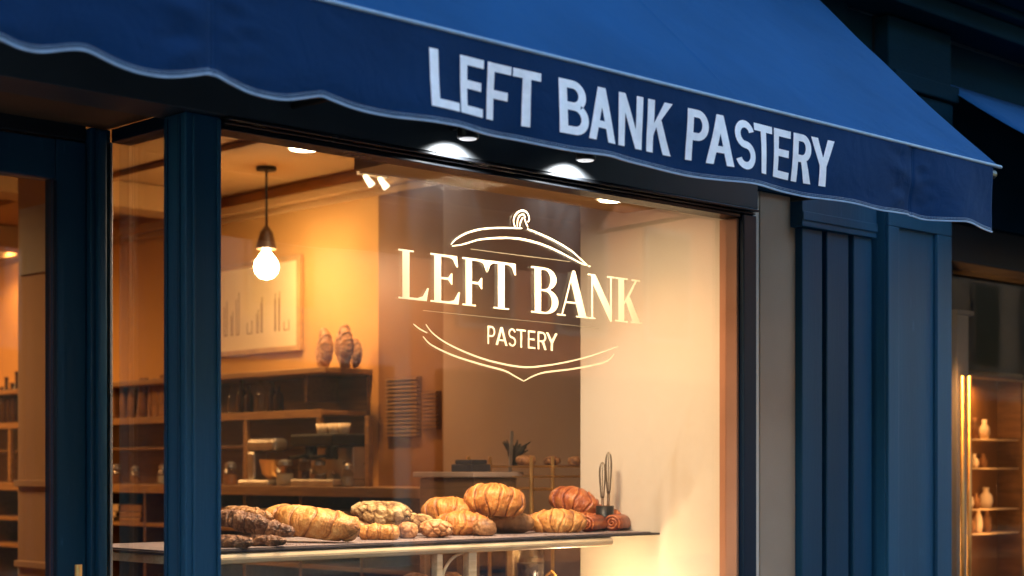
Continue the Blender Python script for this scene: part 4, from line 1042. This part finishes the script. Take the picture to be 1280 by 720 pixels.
# track spot
p = atx(466, 223, 5.0); p.z += .03
ts = root_at('track_light', tuple(p), label='small white track light on the ceiling left of the window sign', cat='spotlight')
part(MB().box(p.x-.09, p.x+.09, p.y-.012, p.y+.012, p.z-.02, p.z-.001).box(p.x-.006, p.x+.006, p.y-.006, p.y+.006, p.z-.0005, CH-.002), 'track', M['cream'], ts, .003)
for dx in (-.05, .04): part(MB().tube([(p.x+dx, p.y, p.z-.021), (p.x+dx+.03, p.y-.02, p.z-.07)], [.010,.017], 12), 'spot_head', M['spoth'], ts)

# column with pale panel, added in place of a door-glass reflection
XCn = 3.6
ca_, cb_ = YX(63, XCn), YX(22, XCn)
cl = root_at('reflection_column', (XCn, ca_, 0), label='grey brown column with a pale panel, standing in for a reflection in the door glass', cat='column')
part(MB().box(XCn, XCn+.10, ca_-.06, cb_, 0, CH-.15), 'shaft', M['mauve'], cl, .004)
n0_, n1_ = atx(27, 262, XCn), atx(27, 345, XCn)
part(MB().box(XCn-.012, XCn-.001, ca_-.05, YX(27,XCn), n1_.z, n0_.z), 'panel', M['stone2'], cl, .002)
for y in (600, 700): part(MB().box(XCn-.02, XCn-.001, ca_-.05, cb_-.0, ZZ(XCn,cb_,y)-.03, ZZ(XCn,cb_,y)), 'band', M['mauve'], cl, .003)

# ---------------------------------------------------------------- under the shelf: low table with lamp, jars
lt_ = root_at('low_table', (4.0, .75, 0), label='dark low table standing under the window shelf', cat='table')
zl = H-.40
part(MB().box(2.5, 4.2, .62, 1.1, zl-.03, zl), 'tabletop', M['wood_d'], lt_, .004)
for x in (2.55, 4.12):
    for y in (.66, 1.04): part(MB().box(x, x+.04, y, y+.04, 0, zl-.031), 'leg', M['wood_d'], lt_, .003)
lp = at(716, 726, .50)
la = root_at('table_lamp', (lp.x, lp.y, zl), label='small glowing globe lamp beneath the window shelf', cat='lamp')
lpz = ZZ(lp.x, .5, 733)
part(MB().box(lp.x-.04, lp.x+.04, .62, .70, zl+.0005, zl+.012).tube([(lp.x, .66, zl+.012), (lp.x, .60, zl+.05), (lp.x, .50, lpz-.035)], .005, 8), 'stand', M['brass'], la)
part(MB().lathe([(.008,-.033),(.026,-.02),(.034,.0),(.028,.018),(.006,.032)], (lp.x, .5, lpz), 20), 'globe', M['bulb'], la, smooth=True)
light('table_lamp_light', 'POINT', (lp.x-.02, .42, lpz-.06), 2.2, (1,.66,.42), .12)
jar((at(668,700,.7).x, .72, zl+.001), .05, .12, 'large glass jar of dark pastries under the window shelf', 'jars under the window shelf', M['choc'])
jar((at(690,700,.7).x, .80, zl+.001), .045, .14, 'glass jar of pale biscuits under the window shelf', 'jars under the window shelf', M['crumble'])
for i, px in enumerate((345, 385, 430, 520, 560)):
    X = XY(px, .78); o = blobmesh(.10,.09,.06,.12,16,.4,60+i,40,30).build('bread_roll', M['roll'] if i%2 else M['nutbread'], smooth=True, loc=(X, .78, zl+.001), rot=(0,0,i)); tag(o, 'round roll on the low table under the shelf, %s from the left' % ORD[i], 'roll', 'rolls under the window shelf')

# ================================================================ LIGHT inside (added fill lamps without fixtures)
#downlight(Vector((XY(500,.33), .33, H+.889+.0)), 'unbuilt downlight over the croissants', 0, .04)
BAYC = (1,.70,.42)
light('downlight_and_fill', 'SPOT', (3.20, .16, H+.86), 23, BAYC, .04, 110, (R_(16),0,0), .9)  # added fill for the display bay, no fixture built above it
light('downlight_and_fill', 'AREA', (3.35, .30, H+.86), 11, (1,.74,.49), .25)  # added soft fill to spread an even glow over the cream wall
light('downlight_and_fill', 'SPOT', (2.62, .16, H+.86), 19, BAYC, .04, 110, (R_(16),0,0), .9)  # added fill for the left of the bay, no fixture either
light('room_fill', 'AREA', (2.6, 4.6, CH-.03), 38, WARM, .9)  # unseen lamps added to brighten the back of the shop
light('room_fill', 'AREA', (3.4, 6.6, CH-.03), 38, WARM, .9)

# ================================================================ SKY, SUN, CAMERA
w = bpy.data.worlds.new('World'); S.world = w; w.use_nodes = True; nt = w.node_tree
sky = nt.nodes.new('ShaderNodeTexSky'); sky.sky_type = 'NISHITA'; sky.sun_disc = False
SE, SR = R_(5), R_(0)
sky.sun_elevation = SE; sky.sun_rotation = SR; sky.altitude = 50; sky.air_density = 1.0; sky.dust_density = 1.2; sky.ozone_density = 2.2
nt.links.new(sky.outputs[0], nt.nodes['Background'].inputs[0]); nt.nodes['Background'].inputs[1].default_value = .15
sl = bpy.data.lights.new('sun', 'SUN'); sl.energy = .02; sl.angle = R_(10); sl.color = (1,.85,.7)
so_ = bpy.data.objects.new('sun', sl); COL.objects.link(so_); so_.rotation_euler = (R_(85), 0, R_(180))
cam = bpy.data.cameras.new('camera'); co = bpy.data.objects.new('camera', cam); COL.objects.link(co); S.camera = co
co.location = (0, -D, H); co.rotation_euler = (R_(90), 0, -math.atan2(FX, FY))
cam.sensor_width = 36; cam.lens = 36*F/1280; cam.shift_y = 226/1280; cam.clip_end = 300; cam.clip_start = .05
cam.dof.use_dof = True; cam.dof.focus_distance = 4.7; cam.dof.aperture_fstop = 3.2
S.view_settings.view_transform = 'Standard'; S.view_settings.look = 'None'; S.view_settings.gamma = 1
S.view_settings.exposure = 3.75
S.cycles.sample_clamp_indirect = 4; S.cycles.max_bounces = 10; S.cycles.transparent_max_bounces = 16
